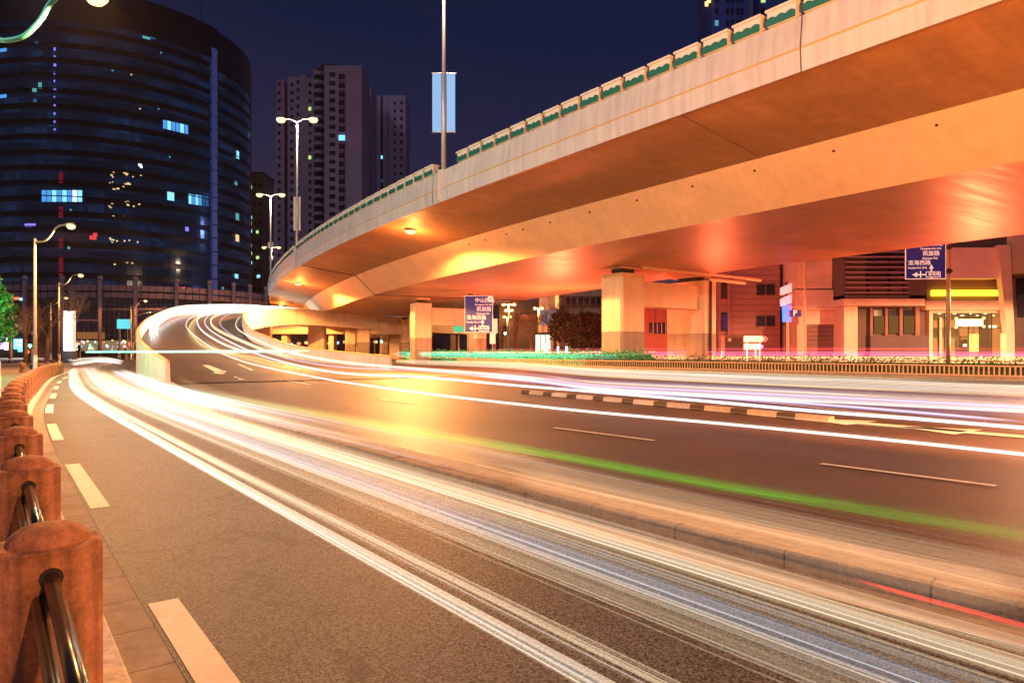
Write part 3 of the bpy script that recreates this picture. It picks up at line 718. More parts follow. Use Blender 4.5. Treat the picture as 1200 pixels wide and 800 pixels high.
# ------------------------------------------------------------------ signs
def text_obj(txt, size, loc, parent, mm, align='LEFT', sx=1.):
    c = bpy.data.curves.new('lettering', 'FONT'); c.body = txt; c.size = size; c.extrude = .012; c.align_x = align; c.align_y = 'CENTER'; c.offset = size*.004
    o = bpy.data.objects.new('lettering', c); S.collection.objects.link(o)
    dg = bpy.context.evaluated_depsgraph_get(); me = bpy.data.meshes.new_from_object(o.evaluated_get(dg))
    bpy.data.objects.remove(o); me.materials.clear(); me.materials.append(mm)
    o = bpy.data.objects.new('lettering', me); S.collection.objects.link(o); o.parent = parent
    o.rotation_euler = (rad(90),0,0); o.location = loc; o.scale = (sx,1,1); return o
def dir_sign(label, px0, px1, py0, py1, Y, tilt, pole_px=None, poleW=.16, extra=True, tags=False):
    c = U((px0+px1)/2, (py0+py1)/2, Y); W = (px1-px0)*Y/800; H = (py1-py0)*Y/800
    t = thing('direction_sign', (c.x,c.y,.12), label, 'sign', 'blue direction signs', tilt); zc = c.z-.12
    m_ = MB(); m_.box(-W/2,W/2,-.04,.04,zc-H/2,zc+H/2); m_.build('panel', M['sign_white'], t)
    m_ = MB(); m_.box(-W/2+.06,W/2-.06,-.052,-.038,zc-H/2+.06,zc+H/2-.06); m_.build('panel_face', M['sign_blue'], t)
    y = -.066
    def TX(s, fx, fy, fs, al='LEFT', sx=1): text_obj(s, H*fs, (-W/2+W*fx, y, zc+H/2-H*fy), t, M['sign_white'], al, sx)
    TX('中山西路', .36, .13, .135); TX('Zhongshan Rd. (W)', .36, .245, .062); TX('凯旋路', .42, .37, .135); TX('Kaixuan Rd.', .42, .485, .075)
    TX('淮海西路', .06, .60, .135); TX('Huaihai Rd. (W)', .06, .72, .068)
    TX('番禺路', .70, .885, .09, 'CENTER'); 
    m_ = MB()
    def R_(x0,x1,y0,y1): m_.box(-W/2+W*x0, -W/2+W*x1, y-.01, y+.01, zc+H/2-H*y1, zc+H/2-H*y0)
    R_(.50,.86,.815,.83); R_(.50,.86,.945,.96); R_(.845,.86,.83,.945); R_(.50,.515,.83,.945)
    R_(.27,.50,.875,.905); R_(.62,.655,.72,.815); R_(.62,.655,.96,.985); R_(.36,.385,.80,.97)
    def T_(P): m_.add([(-W/2+W*a, y-.01, zc+H/2-H*b) for a,b in P]+[(-W/2+W*a, y+.01, zc+H/2-H*b) for a,b in P], [(0,1,2),(3,5,4),(0,3,4,1),(1,4,5,2),(2,5,3,0)])
    T_([(.16,.89),(.29,.955),(.29,.825)]); T_([(.58,.74),(.695,.74),(.6375,.64)])
    m_.build('arrow_diagram', M['sign_white'], t)
    if tags:
        m_ = MB(); m_.box(W/2-.62,W/2-.06,-.062,-.050,zc+H/2-.72,zc+H/2-.06); m_.build('corner_plate', M['sign_white'], t); text_obj('A', .55, (W/2-.50,-.075,zc+H/2-.40), t, M['sign_blue'])
    m_ = MB()
    xo = (pole_px-(px0+px1)/2)*Y/800 if pole_px else -W*.3
    yo = .12+poleW
    m_.tube([(xo,yo,0),(xo,yo,zc+H/2+.3)], poleW, 12); m_.build('pole', M['pole'], t, smooth=True)
    m_ = MB()
    for f in (.3,-.3): m_.tube([(-W*.35,.09,zc+H*f),(max(xo+.3,W*.3),.09,zc+H*f)], .05, 6); m_.tube([(xo,.06,zc+H*f),(xo,yo+poleW+.08,zc+H*f)], .24, 10)
    m_.build('bracket', M['dark'], t)
dir_sign('blue direction sign on a grey post left of the middle, under the flyover', 544.5, 577.5, 346.5, 389.5, 88, rad(4), 551, .40, tags=True)
dir_sign('blue direction sign on a tall pole before the entrance with the yellow light strip', 1062, 1107, 280, 327, 62, rad(-6), 1111.5, .17)

# ------------------------------------------------------------------ background buildings, right side
def pbox(m_, x0, y0, x1, y1, Y, dep):
    a = U(x0, y1, Y); b = U(x1, y0, Y); m_.box(a.x, b.x, Y, Y+dep, max(a.z, -.1), b.z)
EACH = {'balcony','opening','column','window_ledge','louvre_post','hall_ceiling_light','leg','recess_pier','rib','glass_strip','wall','light_tube','louvre'}
def bld(name, label, cat, px, Y): return thing(name, (U(px,412,Y).x, Y, 0), label, cat)
def pp_(t, name, mm, rects, Y, dep=.3, **k):
    if name in EACH and len(rects) > 1:
        for r in rects: o = pp_(t, name, mm, [r], Y, dep, **k)
        return o
    m_ = MB()
    for r in rects: pbox(m_, *r, Y, dep)
    return world_part(m_, name, mm, t, **k)
Yb = 96
t = bld('brown_building', 'dark brown office block with small windows right of the pier pair', 'building', 880, 100)
pp_(t, 'wall', M['brown_wall'], [(842,300,914,426)], 100, 14)
for r in ((887,333,908,345),(887,370,908,382)):
    f = pp_(t, 'window', M['glass_dark'], [r], 99.8, .15)
    pp_(t, 'window_frame', M['dark_wall'], [(r[0]-.6,r[1]-.8,r[2]+.6,r[1]),(r[0]-.6,r[3],r[2]+.6,r[3]+.8),((r[0]+r[2])/2-.4,r[1],(r[0]+r[2])/2+.4,r[3])], 99.6, .25)
for r in ((845,328,852,350),(845,366,852,388)): pp_(t, 'window', M['glass_dark'], [r], 99.8, .15)
pp_(t, 'wall_course', M['dark_wall'], [(842,y_,914,y_+.5) for y_ in range(322,410,7)], 99.93, .1)
pp_(t, 'corner_pier', M['brown_wall'], [(853,316,856,426)], 99.6, .5)
t = bld('ribbed_building', 'cream ribbed building with a garage opening beside the louvred block', 'building', 960, Yb)
pp_(t, 'wall', M['cream_clad'], [(934,290,998,338)], Yb, 12); pp_(t, 'wall', M['cream_clad'], [(932,339.5,987,363)], Yb-.4, 12)
pp_(t, 'cladding_rib', M['cream_clad'], [(934,y_,998,y_+1.1) for y_ in range(294,338,4)], Yb-.12, .2)
pp_(t, 'wall', M['cream_clad'], [(936,363,988,380)], Yb, 12)
pp_(t, 'garage_door', M['brown_wall'], [(945,380,990,426)], Yb+.3, 1); pp_(t, 'door_rib', M['dark_wall'], [(945,y_,990,y_+.8) for y_ in (383,388,393,398,403)], Yb+.2, .2)
pp_(t, 'wall', M['cream_clad'], [(934,380,945,426)], Yb, 12)
t = bld('louvred_building', 'boxy building with a large louvred panel above a recessed window front', 'building', 1040, Yb-3)
Yl = Yb-3
pp_(t, 'frame', M['dark_wall'], [(987,270,990,352),(1066,270,1086,352),(987,346,1086,350)], Yl, 3)
pp_(t, 'ledge', M['cream_clad'], [(989,350,1084,358)], Yl-.5, 3.4)
pp_(t, 'louvre_back', M['brown_wall'], [(990,270,1066,347)], Yl+1.6, .5)
for y_ in range(276,347,6): pp_(t, 'louvre', M['steel_pink'], [(990,y_,1066,y_+1.6)], Yl+.3, .9)
pp_(t, 'louvre_post', M['dark'], [(1016,270,1019,347),(1041,270,1044,347)], Yl+1.25, .25)
pp_(t, 'wall', M['cream_clad'], [(989,358,1005,426)], Yl+.2, 3); pp_(t, 'wall', M['dark_wall'], [(1005,358,1092,426)], Yl+3, 6)
for x_ in (1024,1041,1059): 
    pp_(t, 'window', M['glass_dark'], [(x_,363,x_+13,391)], Yl+2.85, .12)
    pp_(t, 'blind', emis('warm_blind', (1,.45,.12), .05), [(x_+.6,370,x_+12.4,390.4)], Yl+2.78, .05)
pp_(t, 'recess_pier', M['brown_wall'], [(1020,358,1023,400),(1037.5,358,1040.5,400),(1054.5,358,1058,400),(1073,358,1078,426)], Yl+2.4, .55)
pp_(t, 'base', M['dark_wall'], [(1020,393,1092,426)], Yl+2.3, .7)
t = bld('entrance_building', 'building with a glowing yellow strip and glazed entrance at the right edge', 'building', 1145, Yb)
pp_(t, 'upper_panel', M['pink_clad'], [(1112,290,1172,326)], Yb-2, 8); pp_(t, 'upper_panel', M['cream_clad'], [(1186,270,1290,320)], Yb-2, 8)
pp_(t, 'beam', M['dark_wall'], [(1084,274,1290,291)], Yb-1, 8)
pp_(t, 'wall', M['brown_wall'], [(1086,326,1290,352)], Yb, 8)
pp_(t, 'light_strip', emis('yellow_strip', (1,.78,.02), 1.1, True), [(1093,340,1170,346.5)], Yb-.5, .4)
pp_(t, 'canopy', M['cream_clad'], [(1085,352,1180,363)], Yb-1.6, 2); pp_(t, 'door_frame', M['cream_clad'], [(1089,364,1093,426),(1093,364,1176,366.5)], Yb-.8, 1)
pp_(t, 'hall_interior', mat('hall_back', (.30,.20,.08), .8, emit=((1,.7,.25), .02)), [(1093,363,1290,426)], Yb+6, 1)
pp_(t, 'hall_ceiling_light', emis('hall_light', (1,.85,.45), .5), [(x_,367+(i%2)*2,x_+3,368+(i%2)*2) for i,x_ in enumerate(range(1100,1170,9))]+[(1160,381,1168,384),(1130,403,1133,406)], Yb+4, .3)
pp_(t, 'mullion', M['dark'], [(x_,366.5,x_+.8,426) for x_ in (1107,1122,1135,1148,1162)]+[(1093,384,1176,384.8)], Yb-.3, .15)
pp_(t, 'hall_door', mat('hall_door', (.5,.36,.14), .6, emit=((1,.7,.2), .10)), [(1135,391,1148,412)], Yb+2, .2)
pp_(t, 'hall_column', M['cream_clad'], [(1101,372,1104,426)], Yb+1, .5)
pp_(t, 'side_wall', M['dark_wall'], [(1190,320,1290,426)], Yb, .5); pp_(t, 'side_window', M['glass_dark'], [(1192,345,1290,372)], Yb-.1, .15)
m_ = MB(); a = [U(1170,287,Yb-3),U(1184,287,Yb-3),U(1189,390,Yb-3),U(1180,390,Yb-3)]
m_.add([(p.x,p.y,p.z) for p in a]+[(p.x+.3,p.y+1.4,p.z) for p in a], [(3,2,1,0),(4,5,6,7),(0,1,5,4),(1,2,6,5),(2,3,7,6),(3,0,4,7)]); world_part(m_, 'slanted_column', M['cream_clad'], t)
m_ = MB(); a = U(1184,390,Yb-3); m_.box(a.x-.5,a.x+.6,Yb-3,Yb-1.8,0,a.z); world_part(m_, 'column_base', M['cream_clad'], t)
lampl((U(1135,395,Yb).x-t.location.x, -2.5, 3.2), 260, (1,.7,.3), .6, t)
t = bld('entrance_signboard', 'glowing cream signboard with red lamps on its corners in the glazed entrance', 'sign', 1136, Yb-1.2)
pp_(t, 'board', emis('board_glow', (1,.86,.35), 1.1), [(1121,374,1152,382)], Yb-1.2, .2)
for x_, y_ in ((1120.5,373),(1153,372.5),(1120.5,383.5),(1153,382.5)):
    m_ = MB(); c = U(x_,y_,Yb-1.3); m_.lathe([(.001,-.2),(.16,-.1),(.2,0),(.16,.1),(.001,.2)], 10, c); world_part(m_, 'corner_lamp', emis('red_lamp', (1,.18,.06), 2.5), t)
# small street signs
t = bld('shop_signboards', 'two tilted white signboards stacked above the blue parking sign', 'sign', 921, 90)
for y_, yy in ((333,0),(346,1)):
    m_ = MB(); P = [U(915,y_+4,90),U(915,y_+13,90),U(928,y_+9,90),U(928,y_-1.5,90)]
    m_.add([tuple(p) for p in P]+[(p.x,p.y+.3,p.z) for p in P], [(0,1,2,3),(7,6,5,4),(0,4,5,1),(1,5,6,2),(2,6,7,3),(3,7,4,0)])
    world_part(m_, 'board', mat('lit_board', (.8,.7,.72), .5, emit=((1,.78,.85), .10)), t)
pp_(t, 'post', M['dark'], [(921,330,922.5,426)], 90.2, .2)
t = bld('parking_sign', 'small glowing blue sign beside the narrow pole', 'sign', 922, 88)
pp_(t, 'board', mat('blue_lit', (.01,.04,.6), .4, emit=((.02,.12,1), .9)), [(917.5,357.5,927.5,377)], 88, .25); pp_(t, 'post', M['pole'], [(921.5,377,923.5,426)], 88.05, .15)
t = bld('bracket_sign', 'small dark plate sign on a bracket pole by the blue sign', 'sign', 932, 84)
pp_(t, 'plate', M['sign_blue'], [(925.5,363.5,939,371)], 84, .1); pp_(t, 'pole', M['pole'], [(923,357.5,924.6,426)], 84.1, .15); pp_(t, 'bracket', M['pole'], [(924.6,359.5,940,360.7)], 84.1, .12)
text_obj('P', 1.0, (U(929,367,84).x-t.location.x, -.06, U(929,367,84).z), t, M['sign_white'])
for k, (y_, lb, em) in enumerate(((397,'upper pointed arrow board glowing cream behind the hedge',(1,.8,.6)),(406,'lower pointed arrow board glowing violet white behind the hedge',(.75,.7,1)))):
    w_ = 28 if k == 0 else 23
    t = bld('arrow_board', lb, 'sign', 885, 82+k); m_ = MB(); a = [(872,y_-3.5),(872,y_+3.5),(872+w_-4,y_+3.5),(872+w_,y_),(872+w_-4,y_-3.5)]; P = [U(*q,82+k) for q in a]
    m_.add([tuple(p) for p in P]+[(p.x,p.y+.12,p.z) for p in P], [(0,1,2,3,4),(9,8,7,6,5)]+[(i,5+i,5+(i+1)%5,(i+1)%5) for i in range(5)])
    world_part(m_, 'board', mat('arrow_board_%s'%'ab'[k], (.8,.75,.72), .5, emit=(em, .10)), t)
    P = [U(*q,82+k-.03) for q in [(872+w_-7,y_-3.5),(872+w_-4,y_),(872+w_-7,y_+3.5),(872+w_-4.5,y_+3.5),(872+w_-.5,y_),(872+w_-4.5,y_-3.5)]]
    m_ = MB(); m_.add([tuple(p) for p in P], [tuple(range(6))]); world_part(m_, 'chevron', mat('chev_%s'%'ab'[k], (.7,.02,.03), .5, emit=((1,.05,.05) if k == 0 else (.1,.3,1), .5)), t)
    m_ = MB(); 
    for q in (876,872+w_-9): a = U(q,y_,82+k); m_.tube([(a.x,a.y+.2,0),(a.x,a.y+.2,a.z)], .06, 6)
    world_part(m_, 'post', M['steel'], t)
t = bld('narrow_pole', 'thin pale pole reaching up to the flyover soffit', 'pole', 943, 76)
m_ = MB(); c = U(943,307,76); m_.tube([(c.x,76,0),(c.x,76,c.z)], .12, 10); world_part(m_, 'shaft', M['pole'], t); m_ = MB(); m_.lathe([(.22,0),(.22,.3),(.12,.35)], 10, (c.x,76,0)); world_part(m_, 'foot', M['pole'], t)
t = bld('metal_cabinet', 'grey roadside equipment cabinet behind the hedge by the second pier', 'cabinet', 860, 76)
pp_(t, 'body', M['brown_wall'], [(849,393,871,424)], 76, 1.2, bevel=.04); pp_(t, 'door', M['dark_wall'], [(850,396,859.5,420),(860.5,396,870,420)], 75.95, .1); pp_(t, 'label_plate', M['steel'], [(853,396,857,400)], 75.9, .06)
t = bld('red_kiosk', 'red lit building seen through the pier portal', 'building', 770, 105)
pp_(t, 'wall', mat('red_wall', (.24,.07,.045), .7, noise=[(.3,.2,4)]), [(752,340,800,426)], 105, 6)
pp_(t, 'window', M['glass_dark'], [(761,378,786,391)], 104.8, .2); pp_(t, 'window_bar', M['steel_pink'], [(x_,378,x_+.7,391) for x_ in (765,770,775,780)], 104.7, .12)
pp_(t, 'wall_seam', M['dark_wall'], [(768,345,768.5,378),(752,352,800,354)], 104.9, .1)
lampl((0,-5,4), 150, (1,.25,.12), .5, t)

# ------------------------------------------------------------------ middle distance under the flyover
t = bld('low_block', 'low building with a dark window row behind the evergreen trees', 'building', 690, 150)
pp_(t, 'wall', M['cream_clad'], [(655,330,745,426)], 150, 15)
for x_ in (663,670,678,685,692,699,706,713): pp_(t, 'window', M['glass_dark'], [(x_,349,x_+5,357)], 149.8, .2)
pp_(t, 'sill_band', M['brown_wall'], [(655,347,745,348.5),(655,358,745,359.5)], 149.6, .4)
t = bld('dark_block', 'dark brown block in the distance left of the low building', 'building', 615, 190)
pp_(t, 'wall', M['dark_wall'], [(585,352,634,426)], 190, 12); pp_(t, 'balcony', M['brown_wall'], [(608,368,632,374)], 189, 1.2)
t = bld('plain_block', 'orange-lit gabled building far behind the bare trees', 'building', 650, 175)
pp_(t, 'wall', M['pink_clad'], [(634,346,664,426)], 175, 12)
pp_(t, 'roof_edge', M['brown_wall'], [(633.5,344.5,664.5,346.5)], 174.6, 13)
t = bld('white_hoarding', 'pale blank hoarding behind the bare branches', 'hoarding', 645, 140)
pp_(t, 'panel', mat('hoarding', (.55,.45,.50), .7, emit=((.8,.6,.7), .04)), [(633,363,657,381)], 140, .4); pp_(t, 'leg', M['steel'], [(636,381,637,426),(653,381,654,426)], 140.2, .3)
t = bld('lit_kiosk', 'pale green glowing kiosk at the foot of the bare trees', 'kiosk', 640, 120)
pp_(t, 'body', mat('kiosk_glass', (.4,.6,.5), .5, emit=((.65,1,.7), .30)), [(628,392,645,422)], 120, 2); pp_(t, 'roof', M['dark_wall'], [(627,389.5,646,392)], 119.8, 2.4)
pp_(t, 'mullion', M['dark_wall'], [(633,392,633.6,422),(639,392,639.6,422)], 119.9, .1)
t = bld('overpass', 'distant pale overpass crossing behind the farther piers', 'overpass', 520, 210)
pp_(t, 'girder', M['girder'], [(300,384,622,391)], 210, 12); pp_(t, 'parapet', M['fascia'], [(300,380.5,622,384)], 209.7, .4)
pp_(t, 'column', M['pier'], [(x_,391,x_+6,420) for x_ in (330,385,445,528,600)], 212, 4)
t = bld('orange_block', 'broad brown office block filling the gap beyond the piers', 'building', 540, 260)
pp_(t, 'wall', M['brown_wall'], [(430,352,640,426)], 262, 20)
for i, x_ in enumerate(range(512,546,8)): pp_(t, 'window', M['glass_dark'], [(x_,388,x_+5,392)], 261.6, .3)
t = bld('far_terrace', 'long low terrace of dim lit shops beyond the inner ramp parapet', 'building', 350, 240)
pp_(t, 'wall', M['dark_wall'], [(300,388,470,426)], 240, 20)
ec = [emis('tw1', (1,.5,.2), .5), emis('tw2', (.3,.8,1), .4), emis('tw3', (1,.2,.1), .6)]
for i, x_ in enumerate(range(330,470,9)): pp_(t, 'shop_window', ec[i%3], [(x_,399+(i*7%4),x_+4,402+(i*7%4))], 239.6, .3)
# distant twin street lamps under the deck
for i, (xa, y_, Y, xb) in enumerate(((590,356.5,150,602.5),(593,363.5,165,600),(591,371,185,598),(595.5,374,200,605),(627,361,160,635))):
    xm = (xa+xb)/2; t = bld('twin_lamp', ['tallest twin street lamp glowing behind the direction sign','twin street lamp just below the tallest one','third small twin street lamp in the distance','lowest small twin street lamp in the distance','twin street lamp in front of the pale hoarding'][i], 'street lamp', xm, Y)
    c = U(xm,y_,Y); m_ = MB(); m_.tube([(c.x,Y,0),(c.x,Y,c.z)], .14, 8); world_part(m_, 'pole', M['pole'], t)
    m_ = MB(); m_.tube([U(xa,y_-.4,Y), U(xm,y_+1,Y), U(xb,y_-.4,Y)], .09, 6); world_part(m_, 'arm', M['pole'], t)
    for q in (xa,xb): m_ = MB(); c2 = U(q,y_,Y); m_.lathe([(.001,-.45),(.38,-.25),(.45,0),(.3,.2),(.001,.3)], 10, c2); world_part(m_, 'lens', E_sod, t)
    lampl((0,-.5,c.z-.6), 1600, (1,.42,.12), .5, t)
# traffic signal heads
def signal(px, py, Y, which, label, col, st=4):
    t = bld('traffic_light', label, 'traffic light', px, Y); k = Y/800
    m_ = MB(); c = U(px,py,Y); m_.tube([(c.x,Y+.2,0),(c.x,Y+.2,c.z+1.2)], .11, 8); world_part(m_, 'pole', M['pole'], t)
    m_ = MB(); m_.box(c.x-.25,c.x+.25,Y-.1,Y+.15,c.z-.8,c.z+.8); world_part(m_, 'housing', M['dark'], t, bevel=.03)
    for j, dz in enumerate((.52,0,-.52)):
        m_ = MB(); m_.tube([(c.x,Y-.14,c.z+dz),(c.x,Y-.08,c.z+dz)], .20, 12)
        world_part(m_, 'signal_lens', emis('sig_%s'%label[:12], col, st) if j == which else M['glass_dark'], t)
signal(592,387,120,2,'green traffic light right of the direction sign',(.3,1,.85),8)
signal(439,388,150,0,'traffic light between the farther piers showing amber white',(1,.7,.3),6)
signal(447,397,140,2,'green traffic light low between the farther piers',(.1,1,.6),8)
signal(93,406,130,0,'red traffic light right of the white glowing pylon',(1,.03,.02),6)
signal(33,417,85,0,'red traffic light low beside the bare trees',(1,.03,.02),5)
signal(36,400,80,2,'green round traffic light beside the tall lit lamp pole',(.1,1,.4),3)
signal(147,409,150,0,'red traffic light below the ramp bend',(1,.05,.04),5)
# green and cream roadside signs
for px0,px1,py0,py1,Y,lb,mm,tx in ((532,543,376,389,118,'green roadside sign on a yellow post left of the blue sign',mat('green_sign',(.02,.4,.2),.5,emit=((.1,1,.5),.15)),''),
                         (577.5,583,374,390,112,'cream sign half hidden behind the blue direction sign',mat('cream_sign',(.6,.65,.4),.5,emit=((.8,1,.6),.15)),''),
                         (574,580.5,391,402,100,'small pale sign on a post below the blue direction sign',mat('pale_sign',(.7,.65,.4),.5,emit=((1,.9,.5),.15)),'')):
    t = bld('roadside_sign', lb, 'sign', (px0+px1)/2, Y); pp_(t, 'board', mm, [(px0,py0,px1,py1)], Y, .15); xm = (px0+px1)/2
    pp_(t, 'post', M['pole'], [(xm-.7,py1,xm+.7,424)], Y+.05, .1); pp_(t, 'board_rim', M['sign_white'], [(px0,py0-.8,px1,py0),(px0,py1,px1,py1+.6)], Y-.02, .2)
# bollards with white light
for i, px in enumerate((639,654,664)):
    t = bld('light_bollard', ['tallest white light bollard under the flyover','violet light bollard right of the tall white one','small violet light bollard nearest the pier'][i], 'bollard', px, 90)
    pp_(t, 'light_tube', emis('boll_%d'%i, ((1,.95,.9) if i == 0 else (.7,.6,1)), 1.6), [(px-1,404+(2 if i else -1),px+1,413)], 90, .25); pp_(t, 'foot', M['dark'], [(px-1.2,413,px+1.2,424)], 89.95, .35)

# ------------------------------------------------------------------ left: round glass tower
TC = Vector((-138,241)); TR = 43.3; TH_ = 107.6
def cyl_hit(px):
    """where a picture column meets the tower drum"""
    dx = (px-600)/800; a = dx*dx+1; b = -2*(dx*TC.x+TC.y); c = TC.x**2+TC.y**2-TR**2; D = b*b-4*a*c
    if D < 0: return None
    Y = (-b-math.sqrt(D))/(2*a); return Y, math.atan2(Y-TC.y, dx*Y-TC.x)
tw = thing('round_glass_tower', (TC.x,TC.y,0), 'huge dark blue round glass office tower filling the upper left', 'tower')
def arc(r, a0, a1, z0, z1, n_=60, thick=0):
    m_ = MB(); A = []; B_ = []
    for i in range(n_+1):
        a = a0+(a1-a0)*i/n_; A.append((r*math.cos(a), r*math.sin(a), z0)); B_.append((r*math.cos(a), r*math.sin(a), z1))
    m_.strip([Vector(v) for v in A],[Vector(v) for v in B_]); return m_
m_ = MB(); m_.lathe([(TR-.35,0),(TR-.35,TH_),(0.01,TH_)], 120); m_.build('tower_core', M['tower_dark'], tw)
# window ribbons: procedural panes, dim blue emission stands in for reflected sky
def ribbon_mat():
    m = bpy.data.materials.new('ribbon_glass'); m.use_nodes = True; t = m.node_tree; N = t.nodes; L = t.links; p = N['Principled BSDF']
    p.inputs['Base Color'].default_value = (.010,.018,.045,1); p.inputs['Roughness'].default_value = .12; p.inputs['Specular IOR Level'].default_value = .7
    tcn = N.new('ShaderNodeTexCoord'); sx = N.new('ShaderNodeSeparateXYZ'); L.new(tcn.outputs['Object'], sx.inputs[0])
    at = N.new('ShaderNodeMath'); at.operation = 'ARCTAN2'; L.new(sx.outputs[1], at.inputs[0]); L.new(sx.outputs[0], at.inputs[1])
    mu = N.new('ShaderNodeMath'); mu.operation = 'MULTIPLY'; mu.inputs[1].default_value = TR/1.35; L.new(at.outputs[0], mu.inputs[0])
    fl_ = N.new('ShaderNodeMath'); fl_.operation = 'FLOOR'; L.new(mu.outputs[0], fl_.inputs[0])
    fr = N.new('ShaderNodeMath'); fr.operation = 'FRACT'; L.new(mu.outputs[0], fr.inputs[0])
    zf = N.new('ShaderNodeMath'); zf.operation = 'DIVIDE'; zf.inputs[1].default_value = 4.45; L.new(sx.outputs[2], zf.inputs[0])
    zz = N.new('ShaderNodeMath'); zz.operation = 'FLOOR'; L.new(zf.outputs[0], zz.inputs[0])
    cb = N.new('ShaderNodeCombineXYZ'); L.new(fl_.outputs[0], cb.inputs[0]); L.new(zz.outputs[0], cb.inputs[1])
    wn = N.new('ShaderNodeTexWhiteNoise'); wn.noise_dimensions = '2D'; L.new(cb.outputs[0], wn.inputs[0])
    # zones: the blue emission differs bay by bay
    mz = N.new('ShaderNodeVectorMath'); mz.operation = 'MULTIPLY'; mz.inputs[1].default_value = (.11,.9,0); L.new(cb.outputs[0], mz.inputs[0])
    ns = N.new('ShaderNodeTexNoise'); ns.inputs['Scale'].default_value = 1; ns.inputs['Detail'].default_value = 1; L.new(mz.outputs[0], ns.inputs[0])
    mr = N.new('ShaderNodeMapRange'); mr.inputs[1].default_value = .44; mr.inputs[2].default_value = .68; L.new(ns.outputs[0], mr.inputs[0])
    m1 = N.new('ShaderNodeMath'); m1.operation = 'MULTIPLY'; L.new(mr.outputs[0], m1.inputs[0])
    m0 = N.new('ShaderNodeMapRange'); m0.inputs[1].default_value = 0; m0.inputs[2].default_value = 1; m0.inputs[3].default_value = .15; m0.inputs[4].default_value = 1; L.new(wn.outputs[0], m0.inputs[0])
    L.new(m0.outputs[0], m1.inputs[1])
    gt = N.new('ShaderNodeMath'); gt.operation = 'GREATER_THAN'; gt.inputs[1].default_value = .10; L.new(fr.outputs[0], gt.inputs[0])
    m2 = N.new('ShaderNodeMath'); m2.operation = 'MULTIPLY'; L.new(m1.outputs[0], m2.inputs[0]); L.new(gt.outputs[0], m2.inputs[1])
    m3 = N.new('ShaderNodeMath'); m3.operation = 'MULTIPLY_ADD'; m3.inputs[1].default_value = .013; m3.inputs[2].default_value = .0016; L.new(m2.outputs[0], m3.inputs[0])
    p.inputs['Emission Color'].default_value = (.08,.34,1,1); L.new(m3.outputs[0], p.inputs['Emission Strength'])
    m.cycles.emission_sampling = 'NONE'
    return m
RM = ribbon_mat(); aA, aB = rad(-150), rad(10)
afin = cyl_hit(250)[1]
for k in range(23):
    z_ = 7+k*4.45
    if z_+2.9 > TH_-6: break
    top_ = z_+2.7
    arc(TR, aA, afin-.02, z_, top_, 70).build('window_ribbon', RM, tw)
    if z_ < 92: arc(TR, afin+.03, aB, z_, top_, 24).build('window_ribbon', RM, tw)
    arc(TR+.18, aA, aB, z_-.35, z_-.02, 90).build('floor_ledge', M['tower_dark'], tw)
m_ = MB()
for a_ in (afin-.016, afin+.016): pass
A = [Vector((TR+.8)*Vector((math.cos(a_), math.sin(a_), 0))) if False else Vector(((TR+.8)*math.cos(a_),(TR+.8)*math.sin(a_),0)) for a_ in (afin-.022, afin+.022)]
Bq = [Vector(((TR-.5)*math.cos(a_),(TR-.5)*math.sin(a_),0)) for a_ in (afin-.022, afin+.022)]
for zf_ in range(21):
    z_ = 8+zf_*4.45
    m_.add([v+Vector((0,0,z_)) for v in (A[0],A[1],Bq[1],Bq[0])]+[v+Vector((0,0,z_+4.0)) for v in (A[0],A[1],Bq[1],Bq[0])], [(0,1,5,4),(1,2,6,5),(3,0,4,7),(0,3,2,1),(4,5,6,7)])
m_.build('glass_fin', mat('fin_glass', (.12,.16,.50), .3, emit=((.15,.22,.9), .020)), tw)
arc(TR+.25, aA, afin+.035, 97.5, TH_+.4, 80).build('crown_screen', M['tower_dark'], tw)
# single lit rooms, and neon and glitter reflections painted as glowing panes
def lit(px0, px1, py0, py1, mm, name='bright_window'):
    h0 = cyl_hit(px0); h1 = cyl_hit(px1)
    if not h0 or not h1: return
    Ym = (h0[0]+h1[0])/2; z_a = EYE+(412-py1)*Ym/800; z_b = EYE+(412-py0)*Ym/800
    arc(TR+.06, h0[1], h1[1], z_a, z_b, 4).build(name, mm, tw)
EB = [emis('room_cyan', (.25,.75,1), .32), emis('room_blue', (.10,.40,1), .22), emis('room_dim', (.05,.25,.6), .09), emis('room_teal', (.2,.8,.8), .12), emis('warm_room_glint', (1,.70,.32), .26), emis('neon_violet', (.25,.18,1), .35), emis('neon_red', (1,.06,.08), .22), emis('room_white', (.75,.9,1), .4)]
for i, x_ in enumerate(range(49,95,6)): lit(x_, x_+5.3, 223, 236.5, [EB[1],EB[1],EB[0],EB[1],EB[0],EB[1],EB[7],EB[0]][i])
for i, x_ in enumerate(range(191,217,5)): lit(x_, x_+4.3, 141+i*1.1, 151+i*1.2, [EB[1],EB[0],EB[1],EB[1],EB[0],EB[1]][i])
lit(196,204,224,235,EB[0]); 
for i, x_ in enumerate(range(221,242,4)): lit(x_, x_+3.3, 227.5+i*.5, 239+i*.6, [EB[0],EB[1],EB[0],EB[1],EB[2],EB[2]][i%6])
lit(0,8,57,61,EB[1]); lit(0,8,111,115,EB[1]); lit(-10,-2,180,190,EB[2])
